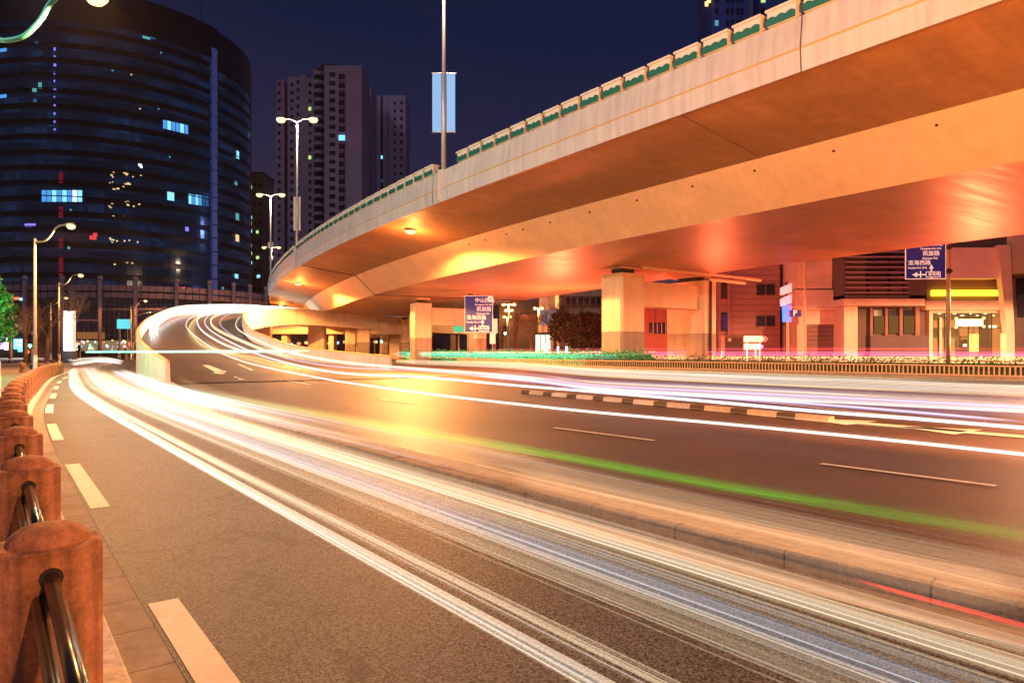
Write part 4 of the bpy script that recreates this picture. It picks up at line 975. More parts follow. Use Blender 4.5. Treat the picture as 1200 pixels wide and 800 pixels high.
for x_, y_, w2, h2, e_ in ((38,103,5,5,3),(45,97,4,7,3),(39,116,4,4,2),(41,48,4,3,2),(29,262,9,4,5),(36,262,6,3,5),(167,43,9,3,3),(176,44,6,2,2),(217,266,4,5,5),(188,61,1.5,2,3),(131,82,1.5,2,3),(153,87,1.6,1.6,4),(163,127,2,1.4,4),(185,127,1.6,1.6,3),(162,192,4,3,7),(164,194,3,3,7),(198,183,1.6,2,3),(79,289,3,3,3),(105,276,8,5,6),(109,273,5,4,6),(208,338,8,3,6),(82,245,2,2,3),(277,177,3,9,0),(275,212,3,5,3),(276,250,4,8,3),(276,275,4,8,4),(275,321,4,5,0),(260,336,2,3,3)):
    lit(x_, x_+w2, y_, y_+h2, EB[e_])
for i in range(11): y_ = 56+i*9.5; lit(63,63+R.uniform(1.5,3), y_, y_+R.uniform(1.5,4), EB[5])
for i in range(44):
    lit(*(lambda a: (a, a+R.uniform(1.2,4)))(R.choice([126,129,132,143,146,150,160])+R.uniform(0,6)), *(lambda b: (b, b+R.uniform(.7,1.8)))(200+R.choice([0,4,12,17,35,38,50,76,80,106])+R.uniform(0,5)), EB[4])  # warm reflected glitter drawn as small glowing panes
for y_ in (202,242,278,300,312): lit(69,74,y_,y_+13,emis('neon_red_dim',(1,.05,.10),.035))
# antenna
t = thing('roof_mast', U(236,20,222), 'thin mast on the roof of the round glass tower', 'mast')
m_ = MB(); m_.tube([(0,0,0),(0,0,8)], .12, 6); m_.build('mast_rod', M['dark'], t)

# podium with glass grid in front of the tower
t = bld('glass_podium', 'low glass-fronted podium behind the steel walkway at the tower foot', 'building', 120, 176)
pp_(t, 'wall', M['dark_wall'], [(-60,349,300,425)], 177, 12)
pp_(t, 'glazing', mat('podium_glass', (.02,.02,.03), .1, spec=.8, emit=((.3,.15,.2), .008)), [(84,351,118,395),(121,351,156,395),(159,352,202,395)], 176.6, .3)
pp_(t, 'mullion', M['steel_pink'], [(x_,351,x_+.4,395) for x_ in range(86,202,6)]+[(84,y_,202,y_+.35) for y_ in range(357,395,7)], 176.4, .2)
pp_(t, 'canopy', mat('warm_lit_band', (.5,.25,.1), .6, emit=((1,.4,.12), .05)), [(90,389,120,397)], 175.5, 1)  # warm lit area built as a glowing band
pp_(t, 'shopfront', mat('shopfront', (.3,.2,.12), .5, emit=((1,.75,.4), .05)), [(88,399,160,411)], 175.8, .3)
lights_c = [(1,.15,.1),(.2,.9,1),(1,.8,.35),(.6,.4,1),(1,.5,.7),(.3,1,.6),(1,1,.9)]
LC = [emis('shop_%d'%i, c, .55) for i, c in enumerate(lights_c)]
for i in range(34):
    x_ = R.uniform(86,158); y_ = R.uniform(397,409); pp_(t, 'shop_light', LC[R.choice([2,2,2,0,1,3,5,6])], [(x_,y_,x_+R.uniform(.8,2.2),y_+R.uniform(.8,3))], 175.4, .15)
t = bld('corner_shops', 'row of small shops with cyan and violet lit fronts at the far left', 'building', 10, 150)
pp_(t, 'wall', M['dark_wall'], [(-60,376,42,425)], 151, 8); pp_(t, 'upper_wall', M['steel_pink'], [(-60,379,30,391)], 150.6, .3)
for x0,x1,y0,y1,c in ((-20,-4,397,409,1),(0,4,394,409,3),(5,9,396,410,6),(16,20,397,409,1),(19,27,398,401,4),(20,28,403,405,0),(21,26,397,412,1),(-40,-25,396,406,2)): pp_(t, 'shopfront', LC[c], [(x0,y0,x1,y1)], 150.4, .2)
for x0,x1,y0,y1,c in ((13,22,348,351,0),(23,30,349,352,1)): 
    pp_(t, 'roof_sign', LC[c], [(x0,y0,x1,y1)], 150.8, .2); pp_(t, 'sign_frame', M['dark'], [(x0,351,x0+.5,377),(x1-.5,351,x1,377)], 151, .3)
# curved steel walkway: two panelled beams on round columns
t = bld('steel_walkway', 'curved elevated steel frame of two panelled beams in front of the round tower', 'walkway', 150, 150)
WK = Path([(p.x,p.y,0) for p in [U(-80,333,150),U(10,334,150),U(78,334,150),U(160,337,152),U(244,344,160),U(300,350,172),U(345,354,190)]], 8)
zw = [EYE+(412-334)*150/800+.2]
for z0_, z1_ in ((15.2,16.4),(13.7,14.8)):
    m_ = MB(); A = samp(WK,0,WK.L,0,z0_,3); B_ = samp(WK,0,WK.L,0,z1_,3); C_ = samp(WK,0,WK.L,-.6,z1_,3); D_ = samp(WK,0,WK.L,-.6,z0_,3)
    m_.strip(A,B_); m_.strip(B_,C_); m_.strip(D_,A); m_.strip(C_,D_); world_part(m_, 'beam', M['steel_pink'], t)
m_ = MB(); d = 0
while d < WK.L:
    p = WK.at(d,.06,0)
    for z0_, z1_ in ((15.2,16.4),(13.7,14.8)): m_.box(p.x-.05,p.x+.05,p.y-.03,p.y+.03,z0_,z1_)
    d += 1.5
world_part(m_, 'panel_joint', M['dark_wall'], t)
for px in (32,77,119.5,157.5,204,243,272,292,309):
    d = min(range(0,int(WK.L)), key=lambda q: abs(600+800*WK.at(q).x/WK.at(q).y-px)); p = WK.at(d,.7,0); m_ = MB(); m_.tube([(p.x,p.y,0),(p.x,p.y,17.8)], .42, 12); m_.lathe([(.55,17.6),(.6,17.8),(.45,18.3),(.001,18.5)], 12, (p.x,p.y,0))
    world_part(m_, 'column', M['steel_pink'], t, smooth=True)
for x0,x1,y_ in ((45,118,347),(120,205,361),(85,118,374)): pp_(t, 'tie_beam', M['steel_pink'], [(x0,y_,x1,y_+2)], 153, .4)
# lit pylon
t = bld('glowing_pylon', 'tall glowing white vertical sign pylon beside the second street lamp', 'sign', 79.5, 104)
pp_(t, 'light_box', emis('pylon_white', (1,.95,1), 1.3, True), [(74.8,365,84.3,409)], 104, .6); pp_(t, 'frame', M['sign_white'], [(74.2,364,74.8,411),(84.3,364,84.9,411),(74.2,409,84.9,412)], 103.9, .8); pp_(t, 'plinth', M['dark'], [(73,411,86,425)], 103.8, 1)
lampl((0,-2.5,3.5), 300, (.95,.9,1), 1., t)
t = bld('cyan_panel', 'cyan lit advertising panel between the unlit and lit lamps', 'sign', 144, 155)
pp_(t, 'panel', mat('cyan_ad', (.1,.5,.6), .5, emit=((.1,.8,1), .22)), [(137,374,152,385)], 155, .4); pp_(t, 'leg', M['steel'], [(140,385,141,425),(149,385,150,425)], 155.2, .2)
t = bld('red_numeral_display', 'small red digital display above the steel walkway', 'display', 212, 158)
pp_(t, 'board', M['dark'], [(207,336,219,342.5)], 158, .3); text_obj('433', 1.35, (U(207.6,339.3,158).x-t.location.x, -.1, U(207,339.3,158).z), t, emis('red_digits', (1,.05,.06), 2.0)); pp_(t, 'leg', M['dark'], [(210,342.5,210.6,425),(216,342.5,216.6,425)], 158.1, .15)
# gantry arm with camera beside the ramp
t = bld('signal_gantry', 'long slender bracket arm reaching right from the lamp beside the ramp', 'gantry', 156, 143)
m_ = MB(); m_.tube([U(156,424,143), U(156,368,143)], .16, 8); world_part(m_, 'mast', M['pole'], t)
m_ = MB(); m_.tube([U(156,371,143), U(175,366.5,143), U(194,363.5,143)], .12, 8); world_part(m_, 'arm', M['pole'], t)
m_ = MB(); c = U(192,362,143); m_.box(c.x-.3,c.x+.5,c.y-.3,c.y+.3,c.z-.1,c.z+.5); world_part(m_, 'camera_box', M['pole'], t)
m_ = MB(); 
for y_ in (386,392,398): c = U(157,y_,142.7); m_.box(c.x-.35,c.x+.35,c.y-.2,c.y+.2,c.z-.5,c.z+.4)
world_part(m_, 'equipment_box', M['pole'], t)

# ------------------------------------------------------------------ apartment towers
def apart(name, label, px, Y): return thing(name, (U(px,412,Y).x, Y, 0), label, 'apartment tower')
lw = [emis('flat_cyan', (.2,.7,1), .4), emis('flat_green', (.6,.9,.35), .25)]
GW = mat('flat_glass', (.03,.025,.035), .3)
def winrow(t, x0, w_, y0, y1, step, h_, Y, litset={}):
    src = None; y = y0; i = 0
    while y < y1:
        if i in litset: pp_(t, 'window', litset[i], [(x0,y,x0+w_,y+h_)], Y-.3, .25)
        elif src is None: src = pp_(t, 'window', GW, [(x0,y,x0+w_,y+h_)], Y-.3, .25); ys = y
        else:
            c = src.copy(); S.collection.objects.link(c); c.parent = t; c.location = (0,0,-(y-ys)*Y/800)
        y += step; i += 1
Y = 350
t = apart('apartment_tower', 'tallest lavender apartment tower with rounded balconies left of centre', 400, Y)
pp_(t, 'wall', M['lav_wall'], [(380,77,424,425)], Y, 20); pp_(t, 'wall', M['lav_wall'], [(367,82,380,425)], Y+4, 14)
pp_(t, 'roof_block', M['dark_wall'], [(376,75,395,78),(371,79,380,83)], Y+3, 8)
for i in range(26):
    y_ = 86+i*10.2; m_ = MB(); c = U(374.5,y_,Y+4); m_.lathe([(2.9,-1.5),(3.0,0),(.01,0)], 16, c); m_.lathe([(.01,-1.5),(2.9,-1.5)], 16, c); world_part(m_, 'balcony', M['lav_wall'], t, smooth=False)
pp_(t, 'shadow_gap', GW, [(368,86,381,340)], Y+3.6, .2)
winrow(t, 386, 6.5, 85, 340, 10.2, 4.5, Y); winrow(t, 397, 7, 87, 340, 10.2, 6, Y, {7:lw[0]})
pp_(t, 'window_ledge', M['lav_wall2'], [(396.5,93.6+i*10.2,404.5,94.4+i*10.2) for i in range(25)], Y-.9, .8)
Y = 380
t = apart('apartment_tower', 'slim apartment tower with stacked balconies between its two neighbours', 430, Y)
pp_(t, 'wall', M['lav_wall'], [(423,102,435,425)], Y, 15)
pp_(t, 'balcony', M['lav_wall2'], [(427,122+i*9.2,432,125+i*9.2) for i in range(24)], Y-1.6, 1.5); pp_(t, 'opening', GW, [(427,115+i*9.2,434,121+i*9.2) for i in range(24)], Y-.2, .15)
Y = 400
t = apart('apartment_tower', 'pale blue-lit apartment tower with vertical stripes right of the slim one', 455, Y)
pp_(t, 'wall', M['lav_wall2'], [(455,112,475.5,425)], Y, 16); pp_(t, 'wall', M['lav_wall'], [(434,113,455,425)], Y+3, 14)
pp_(t, 'rib', M['lav_wall2'], [(434.5,111,439,425),(441.5,112,446,425),(448.5,112,454.5,425)], Y+1, 2)
pp_(t, 'glass_strip', GW, [(439.5,114,442.3,425),(446,114,449,425)], Y+2.8, .2)
winrow(t, 461.5, 2.2, 119, 320, 9.2, 3.6, Y); winrow(t, 469, 2.8, 119, 320, 9.2, 3.2, Y)
pp_(t, 'bright_window', lw[0], [(446,182.5,450,186)], Y+2.2, .3); pp_(t, 'bright_window', EB[2], [(440.5,182.5,443,185.5),(447,211,450,213)], Y+2.2, .3)
Y = 420
t = apart('apartment_tower', 'dim apartment tower with a stepped top behind the brightest lamp', 345, Y)
pp_(t, 'wall', M['lav_wall'], [(324,94,333,425),(337,90,352,425),(352,88,360,425),(360,92,370,425)], Y, 14)
winrow(t, 347.5, 3, 94, 330, 9.5, 4, Y); winrow(t, 340, 3.5, 97, 330, 9.5, 4, Y); winrow(t, 361.5, 3, 97, 330, 9.5, 4, Y, {3:lw[1],9:lw[1]}); winrow(t, 325.5, 3, 97, 330, 9.5, 4, Y)
Y = 300
t = apart('brown_tower', 'low dark brown tower with a few lit windows right of the round tower', 298, Y)
pp_(t, 'wall', mat('brown_tower', (.16,.10,.09), .8), [(287,203,308,425)], Y, 14); pp_(t, 'roof_parapet', M['dark_wall'], [(286.5,201.5,308.5,203.5)], Y-.4, 15)
for x_, y_, k in ((291.5,217.5,1),(291.5,253,0),(291,260,1),(291.5,269,0),(291,286,1),(291.5,295,1),(291.5,306,0),(291,337,1),(300,270,1),(300,300,1),(301,322,0)): pp_(t, 'bright_window', (lw[1],lw[0])[k == 0], [(x_,y_,x_+3.5,y_+3.5)], Y-.3, .25)
winrow(t, 297, 3, 215, 340, 11, 4, Y); winrow(t, 303, 3, 215, 340, 11, 4, Y)
Y = 260
t = apart('blue_tower', 'deep blue high-rise rising behind the flyover parapet at the top', 870, Y)
pp_(t, 'wall', M['blue_wall'], [(834,-70,882,330)], Y, 20); pp_(t, 'wall', M['blue_wall'], [(884,-80,915,330)], Y+4, 20)
winrow(t, 851, 3.5, -60, 140, 14, 7, Y); winrow(t, 856.5, 3.5, -60, 140, 14, 7, Y); winrow(t, 863, 3.5, -60, 140, 14, 7, Y); winrow(t, 868, 3, -60, 140, 14, 7, Y)
winrow(t, 838, 4, -60, 140, 14, 6, Y, {6:EB[3]}); winrow(t, 892, 5, -60, 140, 14, 7, Y+4, {4:lw[1]})
pp_(t, 'corner_neon', emis('corner_neon', (1,.35,.12), .9), [(826.5,2,830,7),(829,-3,833,3)], Y-1, .5)
pp_(t, 'corner_rib', mat('blue_rib', (.15,.15,.22), .6), [(878,-75,883,330)], Y-.6, 1.4)
lampl((-8,-12,70), 9000, (.25,.4,1), 3, t)  # two added bare blue lights brighten the tower, no fixtures
lampl((8,-34,30), 9000, (.25,.4,1), 3, t)

# ------------------------------------------------------------------ trees
def bare_tree(px, Y, H, label, rr, spread=1., pollard=False):
    t = thing('bare_tree', at_px(px, Y), label, 'tree', 'bare trees'); m_ = MB(); q = random.Random(rr)
    th = H*.38; m_.tube([(0,0,0),(.05,0,th*.5),(0,.1,th)], [H*.030,H*.026,H*.022], 8); m_.build('trunk', M['bark'], t, smooth=True)
    c = MB()
    def br(p, d, l, r, lev):
        P = [p]; v = d.normalized()
        for i in range(4):
            v = (v+Vector((q.gauss(0,.12),q.gauss(0,.12),q.gauss(.06,.1)))).normalized(); P.append(P[-1]+v*l/4)
        c.tube(P, [r*(1-.14*i) for i in range(5)], 5 if lev < 2 else 3, cap=False)
        if lev < 4:
            for _ in range(3 if lev < 3 else 4):
                k = q.uniform(.45,1); pt = P[0].lerp(P[-1], k) if lev == 0 else P[q.randint(2,4)]
                nd = (v+Vector((q.gauss(0,.6*spread),q.gauss(0,.6*spread),q.gauss(.1,.35)))); br(pt, nd, l*q.uniform(.55,.8), r*.55, lev+1)
    for i in range(4): a = i*1.57+q.uniform(-.4,.4); br(Vector((0,.1,th)), Vector((math.cos(a)*.6*spread,math.sin(a)*.6*spread,1)), H*.25, H*.013, 0)
    c.build('crown', M['bark'], t)
bare_tree(30,80,8.2,'pollarded bare tree left of the tall lit lamp pole',3)
bare_tree(55,88,9.0,'twiggy bare tree behind the tall lit lamp pole',8)
bare_tree(42,120,9.5,'thin bare tree far behind the balustrade',18)
bare_tree(86,112,12.5,'bare tree with upright branches behind the glowing pylon',5,.7)
bare_tree(12,100,8.5,'bare tree near the left edge of the picture',33)
bare_tree(604,118,9.5,'bare tree between the twin lamps and the kiosk',11)
bare_tree(622,112,9.5,'bare tree just left of the kiosk',12)
bare_tree(650,128,13,'tall bare tree in front of the pale hoarding',13,1.3)
bare_tree(668,125,13.5,'tall bare tree spreading over the evergreens',14,1.3)
bare_tree(588,135,9,'bare tree behind the blue direction sign',15)
def leafy(px, Y, H, W, label, mm, rr, n_=26, ls=.28, name='leafy_tree'):
    t = thing(name, at_px(px, Y), label, 'tree'); q = random.Random(rr); m_ = MB()
    m_.tube([(0,0,0),(.1,0,H*.3),(0,0,H*.6)], [H*.03,H*.022,H*.012], 8)
    for i in range(6): a = q.uniform(0,6.28); m_.tube([(0,0,H*q.uniform(.3,.5)),(math.cos(a)*W*.3,math.sin(a)*W*.3,H*q.uniform(.6,.8))], [H*.012,.02], 5)
    m_.build('trunk', M['bark'], t, smooth=True); c = MB()
    for i in range(n_):
        a = q.uniform(0,6.28); r_ = W*.5*math.sqrt(q.uniform(0,1))*.85; z = H*q.uniform(.28,.92); f = 1-abs(z/H-.55)*1.2
        leafs(c, (math.cos(a)*r_*f, math.sin(a)*r_*f, z), 150, W*q.uniform(.10,.2), W*q.uniform(.10,.2), H*q.uniform(.05,.1), ls, q)
    c.build('crown', mm, t)
leafy(-30,46,8.2,5.0,'bright green leafy tree at the left edge',M['leaf_green'],4,40,.16)
leafy(664,108,8.2,7.5,'rounded dark evergreen tree left of the large pier',M['leaf_dark'],5,34,.22)
leafy(688,112,8.6,7.5,'tall dark evergreen tree touching the large pier',M['leaf_dark'],6,34,.22)
leafy(704,116,8.6,7,'dark evergreen tree behind the large pier',M['leaf_dark'],9,26,.22)
lampl((-31.5,38,6.5), 900, (.15,1,.3), .5, None, 'green_fill')  # added bare green light tinting the tree, no fixture
# low evergreen screen behind the verge
m_ = MB()
for i in range(70): leafs(m_, (U(650+i*1.4,412,118).x,118+R.uniform(-1,1),R.uniform(.4,2.2)), 40, .6,.6,.5,.16)
tag(m_.build('shrub_bank', M['leaf_dark']), 'low bank of dark shrubs below the evergreen trees', 'shrubs', kind='stuff')

# parked scooters by the balustrade end
def scooter(px, Y, label, ang):
    t = thing('parked_scooter', at_px(px, Y), label, 'scooter', 'scooters behind the balustrade', ang)
    for x_ in (-.6,.6):
        m_ = MB(); m_.tube([(x_,-.05,.27),(x_,.05,.27)], .27, 16); m_.build('wheel', M['dark'], t)
    m_ = MB(); m_.tube([(-.75,0,.5),(-.3,0,.45),(.1,0,.32),(.42,0,.38),(.5,0,.95)], [.10,.17,.12,.12,.07], 8, sx=1.2); m_.build('body', M['brown_wall'], t, smooth=True)
    m_ = MB(); m_.tube([(-.65,0,.72),(-.1,0,.70)], [.12,.13], 8, sx=1.2); m_.build('seat', M['dark'], t, smooth=True)
    m_ = MB(); m_.tube([(.45,-.3,1.02),(.5,0,.97),(.45,.3,1.02)], .03, 6); m_.build('handlebar', M['dark'], t)
scooter(54,62,'dark parked scooter nearest the balustrade end',.4); scooter(61,66,'dark parked scooter behind the first one',.7); scooter(47,60,'dark parked scooter beside the tall lamp base',1.1)

# ------------------------------------------------------------------ light trails
KX = {}; TF = .10; SF = .22
def tmat(col, st, add=False):
    st = st*(SF if add else TF); k = (col, round(st,4), add)
    if k not in KX: KX[k] = glow('trail_light', col, st)
    return KX[k]
W1, W2, W3, BL, OR, YE, GR, RD, LV, TE = (1,.93,.82),(1,.78,.5),(.9,.97,1),(.62,.80,1),(1,.42,.14),(1,.85,.35),(.04,1,.03),(1,.03,.02),(.35,.38,1),(.08,1,.62)
def trail(name, label, up, lo, n_, h, cols, st=.6, r=(.008,.02), soft=0, softw=.05, softst=.05, frag=.25, seed=1, hj=.06, cat='light trail', minlen=.35, softcol=None, wj=None):
    """a bundle of thin luminous strands between two edges, each following the road surface at lamp height"""
    q = random.Random(seed); groups = {}
    mU = crom([Vector((a,b,0)) for a,b in up], 8); mL = crom([Vector((a,b,0)) for a,b in lo], 8); N_ = len(mU)
    if len(mL) != N_: raise ValueError(label)
    mats = []; mb = MB()
    def strand(w_, hh, rr, c, s, add, i0, i1, sx=1.):
        P = []
        for i in range(i0, i1+1):
            a = mU[i].lerp(mL[i], w_); p = hit(a.x, a.y, hh)
            if p is not None: P.append(p)
        # keep the line monotone and smooth
        Qs = [P[0]] if P else []
        for p in P[1:]:
            if .05 < (p-Qs[-1]).length < 45: Qs.append(p)
        if len(Qs) < 4: return
        for _ in range(2): Qs = [Qs[0]]+[(Qs[i-1]+Qs[i]*2+Qs[i+1])/4 for i in range(1,len(Qs)-1)]+[Qs[-1]]
        m = tmat(c, s, add)
        if m not in mats: mats.append(m)
        mb.m = mats.index(m); n2 = len(Qs)
        mb.tube(Qs, [rr*min(1,(i+.15)/3,(n2-1-i+.15)/3) for i in range(n2)], 8 if add else 5, cap=False, sx=sx)
    for k in range(n_):
        w_ = (k+.5)/n_+q.uniform(-.5,.5)/n_; i0, i1 = 0, N_-1
        if q.random() < frag:
            ln = q.uniform(minlen,.8)*(N_-1); i0 = int(q.uniform(0, N_-1-ln)); i1 = int(i0+ln)
        c = q.choice(cols); s = st*q.choice([.35,.6,.8,1,1,1.5])
        strand(w_, h+q.uniform(-hj,hj), q.uniform(*r)*q.choice([.6,1,1]), c, round(s,2), False, i0, i1)
    for k in range(soft):
        w_ = (k+.5)/soft; c = q.choice(softcol or cols); strand(w_, h-.05+.01*k, softw*q.uniform(.7,1.3), c, round(softst*q.choice([.6,1,1.4]),3), True, 0, N_-1, 1.6)
    o = mb.build(name, mats); tag(o, label, cat, 'light trails of passing traffic')
    for p in o.data.polygons: p.use_smooth = True
    return o
T1 = 'light_trail'
def lane(label, path, s0, s1, o0, o1, n_, h, cols, st, r, soft=0, softw=.04, softst=.05, softcol=None, frag=.3, seed=1, fade=(0,0), widen=0., hj=.06):
    """strands that run parallel to the kerb: lateral offsets o0..o1 metres, distances s0..s1 along the path"""
    q = random.Random(seed); mb = MB(); mats = []
    for k in range(n_+soft):
        add = k >= n_; w_ = (k+.5)/n_ if not add else (k-n_+.5)/soft
        off = o0+(o1-o0)*(w_+q.uniform(-.5,.5)/n_); hh = h+q.uniform(-hj,hj)
        a0 = s0+q.uniform(0,fade[0]); a1 = s1-q.uniform(0,fade[1])
        if not add and q.random() < frag:
            ln = (a1-a0)*q.uniform(.3,.75); a0 = a0+q.uniform(0,(a1-a0)-ln); a1 = a0+ln
        pal = (softcol or cols) if add else cols; nb = 7
        rb = random.Random(seed*31+int(w_*nb+q.uniform(-.35,.35))); c = pal[rb.randrange(len(pal))]
        sv = (softst if add else st)*rb.choice([.45,.8,1,1.3])*q.choice([.7,1,1.2])
        m = tmat(c, round(sv,3), add)
        if m not in mats: mats.append(m)
        mb.m = mats.index(m); rr = (softw if add else 1)*(q.uniform(.7,1.3) if add else q.uniform(*r))
        P = samp(path, a0, a1, off, hh, .5 if a1-a0 < 30 else .8)
        P = [Vector((p.x, p.y, p.z+.015*math.sin(i*.06+k))) for i, p in enumerate(P)]; n2 = len(P); tp = min(10, n2//3)
        mb.tube(P, [rr*min(1,(i+.1)/tp,(n2-1-i+.1)/tp)*min(1.8, max(.55, P[i].y/9)) for i in range(n2)], 8 if add else 5, cap=False, sx=2.0 if add else 1.)
    o = mb.build(T1, mats); tag(o, label, 'light trail', 'light trails of passing traffic')
    for p in o.data.polygons: p.use_smooth = True
e0 = near_d(EDGE, (-1.66,3.5,0)); eF = near_d(EDGE, (-34,52,0))
def so(y): # distance along the edge for a given depth
    return min(range(0, int(EDGE.L*4)), key=lambda i: abs(EDGE.at(i/4).y-y))/4
lane('outer narrow cream light line nearest the balustrade on the near road', EDGE, so(-1), so(44), .66, .78, 6, .65, [W1,W1,W2], .55, (.005,.009), 5, .022, .16, seed=2, hj=.02, frag=.15)
lane('second narrow cream light line beside the one nearest the balustrade', EDGE, so(-1), so(44), .86, .97, 5, .64, [W1,W2], .45, (.004,.009), 4, .02, .12, seed=22, hj=.02, frag=.15)
lane('broad white and blue light band along the middle of the near road', EDGE, so(-2), so(45), 1.12, 1.92, 32, .68, [W1,W2,BL,W2,W1], .30, (.004,.010), 26, .045, .034, [W1,W2,BL,W2], .4, 3, (0,4))
lane('cream and peach light band close below the island kerb', EDGE, so(-3), so(40), 1.96, 2.30, 16, .62, [W2,W2,OR,W1], .24, (.004,.009), 14, .05, .040, [W2,OR,W2,OR], .4, 4, (0,8))
lane('bright white light band along the foot of the island kerb', EDGE, so(2.2), so(40), 2.50, 3.30, 30, .64, [W1,W1,W2,BL,W2], .44, (.004,.010), 18, .055, .034, [W1,W2,BL], .4, 5, (9,4))
lane('pale fading light streaks over the right part of the island kerb', EDGE, so(-3), so(10), 2.7, 3.5, 8, .60, [W2,OR,W1], .16, (.003,.007), 12, .06, .030, [W2,OR,OR], .4, 25, (5,5))
trail(T1, 'dim peach light streaks fading out over the island at the lower right',
      [(600,545),(700,567),(820,592),(933,616),(1060,648),(1200,684)], [(600,562),(700,590),(820,620),(933,648),(1060,678),(1200,712)],
      10, .5, [W2,OR,W2], .12, (.004,.009), 8, .08, .018, seed=15, frag=.5, softcol=[OR,W2])
trail(T1, 'red tail light line in the lower right corner',
      [(1000,676),(1060,692),(1130,710),(1200,729),(1260,745)], [(1002,680),(1062,698),(1130,717),(1200,736),(1260,752)], 5, .45, [RD,(1,.05,.03)], .8, (.003,.007), seed=6, frag=.3)
# green streak
trail(T1, 'green light streak crossing the main road',
      [(166,442),(205,451),(260,461),(340,475),(450,494),(600,519),(700,537),(850,563),(1000,586),(1100,602),(1240,624)],
      [(168,447),(207,457),(262,468),(340,483),(450,504),(600,528),(700,547),(850,575),(1000,600),(1100,617),(1240,641)],
      22, .25, [GR,GR,(.06,1,.02)], .17, (.003,.008), 6, .055, .006, seed=7, frag=.6, softcol=[GR])
trail(T1, 'orange yellow streak beside the end of the ramp parapet',
      [(212,440),(240,452),(300,468),(400,486),(520,508),(640,530)], [(200,446),(236,458),(300,474),(400,494),(520,518),(640,543)], 9, .3, [YE,OR,W2], .10, (.006,.016), 4, .08, .02, seed=17, frag=.6, softcol=[YE,OR])
# the white line that leaves the ramp and crosses the main road
def single(label, pts, h, n_, col, st, r, wpx=(1.2,4), soft=2, seed=9, softw=.05, softst=.02):
    m = len(pts); up = [(a,b-wpx[0]-(wpx[1]-wpx[0])*i/(m-1)*.5) for i,(a,b) in enumerate(pts)]; lo = [(a,b+wpx[0]+(wpx[1]-wpx[0])*i/(m-1)*.5) for i,(a,b) in enumerate(pts)]
    trail(T1, label, up, lo, n_, h, col, st, r, soft, softw, softst, frag=.15, seed=seed, hj=.02)
single('long white light line sweeping off the ramp to the right edge',
      [(246,365),(226,371),(218,379),(222,388),(240,402),(267,417),(300,427.5),(337,435.5),(400,447),(500,461),(600,472.5),(700,483),(867,498),(1050,516),(1200,532),(1280,541)], .55, 7, [W1,W2], .8, (.010,.018), (.6,1.3), seed=9)
single('second white light line on the ramp with a blue tail',
      [(258,364),(245,369),(240,379),(254,392),(296,412.5),(337,425),(400,437),(500,442),(600,451),(700,459),(830,470),(950,481),(1080,491),(1200,501),(1280,508)], .6, 9, [W1,W3,BL], .7, (.012,.022), (.9,2.4), seed=10)
single('third white light line on the ramp merging with the far lanes',
      [(275,366),(260,373),(260,383),(285,400),(327,417),(400,430),(500,434),(600,444),(700,455),(850,466),(1000,477),(1200,494)], .6, 8, [W1,W3,LV], .55, (.012,.022), (.8,2), seed=11)
single('inner white light line hugging the inner ramp parapet',
      [(284,370),(277,377),(279,386),(300,398),(337,412),(400,424),(480,431),(560,437),(640,445)], .6, 9, [W1,W1,W2], .9, (.018,.03), (1,2), seed=12)
single('thin white arc at the top of the ramp', [(262,363),(234,371),(232,380),(240,390),(262,403),(290,413)], .6, 8, [W1], .8, (.015,.03), (1,2), seed=13)
single('curved white trail in the middle of the ramp', [(270,364),(250,371),(248,380),(262,390),(300,406),(345,420)], .7, 10, [W1,YE], .9, (.02,.035), (1.3,3), seed=14)
single('short yellow arc low on the ramp', [(240,398),(262,412),(300,424),(340,431),(380,438)], .3, 6, [YE,OR], .35, (.012,.025), (1,3), seed=24)
# the thick band inside the outer parapet (high lamps of buses)
def ramp_band(label, tl, n_, h0, h1, col, st, r, i0=8, i1=66, seed=20):
    q = random.Random(seed); mb = MB(); mats = []
    for k in range(n_):
        f = tl+q.uniform(-.03,.03); hh = q.uniform(h0,h1); m = tmat(q.choice(col), round(st*q.choice([.5,1,1.4]),2))
        if m not in mats: mats.append(m)
        mb.m = mats.index(m); a0 = i0+int(4*abs(q.gauss(0,.6))); P = [Oc[i].lerp(Ic[i], f)+Vector((0,0,hh)) for i in range(a0,i1)]
        mb.tube(P, [q.uniform(*r)*min(1,(j+.1)/8) for j in range(len(P))], 5, cap=False)
    tag(mb.build(T1, mats), label, 'light trail', 'light trails of passing traffic')
ramp_band('thick white light band following the outer ramp parapet', .09, 34, .5, 1.6, [W1,W1,W3], 2.0, (.03,.06), 18, 84)
ramp_band('added dim golden glow lines brightening the ramp road', .42, 12, .3, .6, [YE,OR], .16, (.08,.14), 5, 62, 27)  # strands added to make the ramp road look brightly lit
ramp_band('bright white light band on the crest of the ramp', .55, 30, .6, 1.5, [W1,W1,YE], 1.0, (.03,.06), 52, 86, 21)
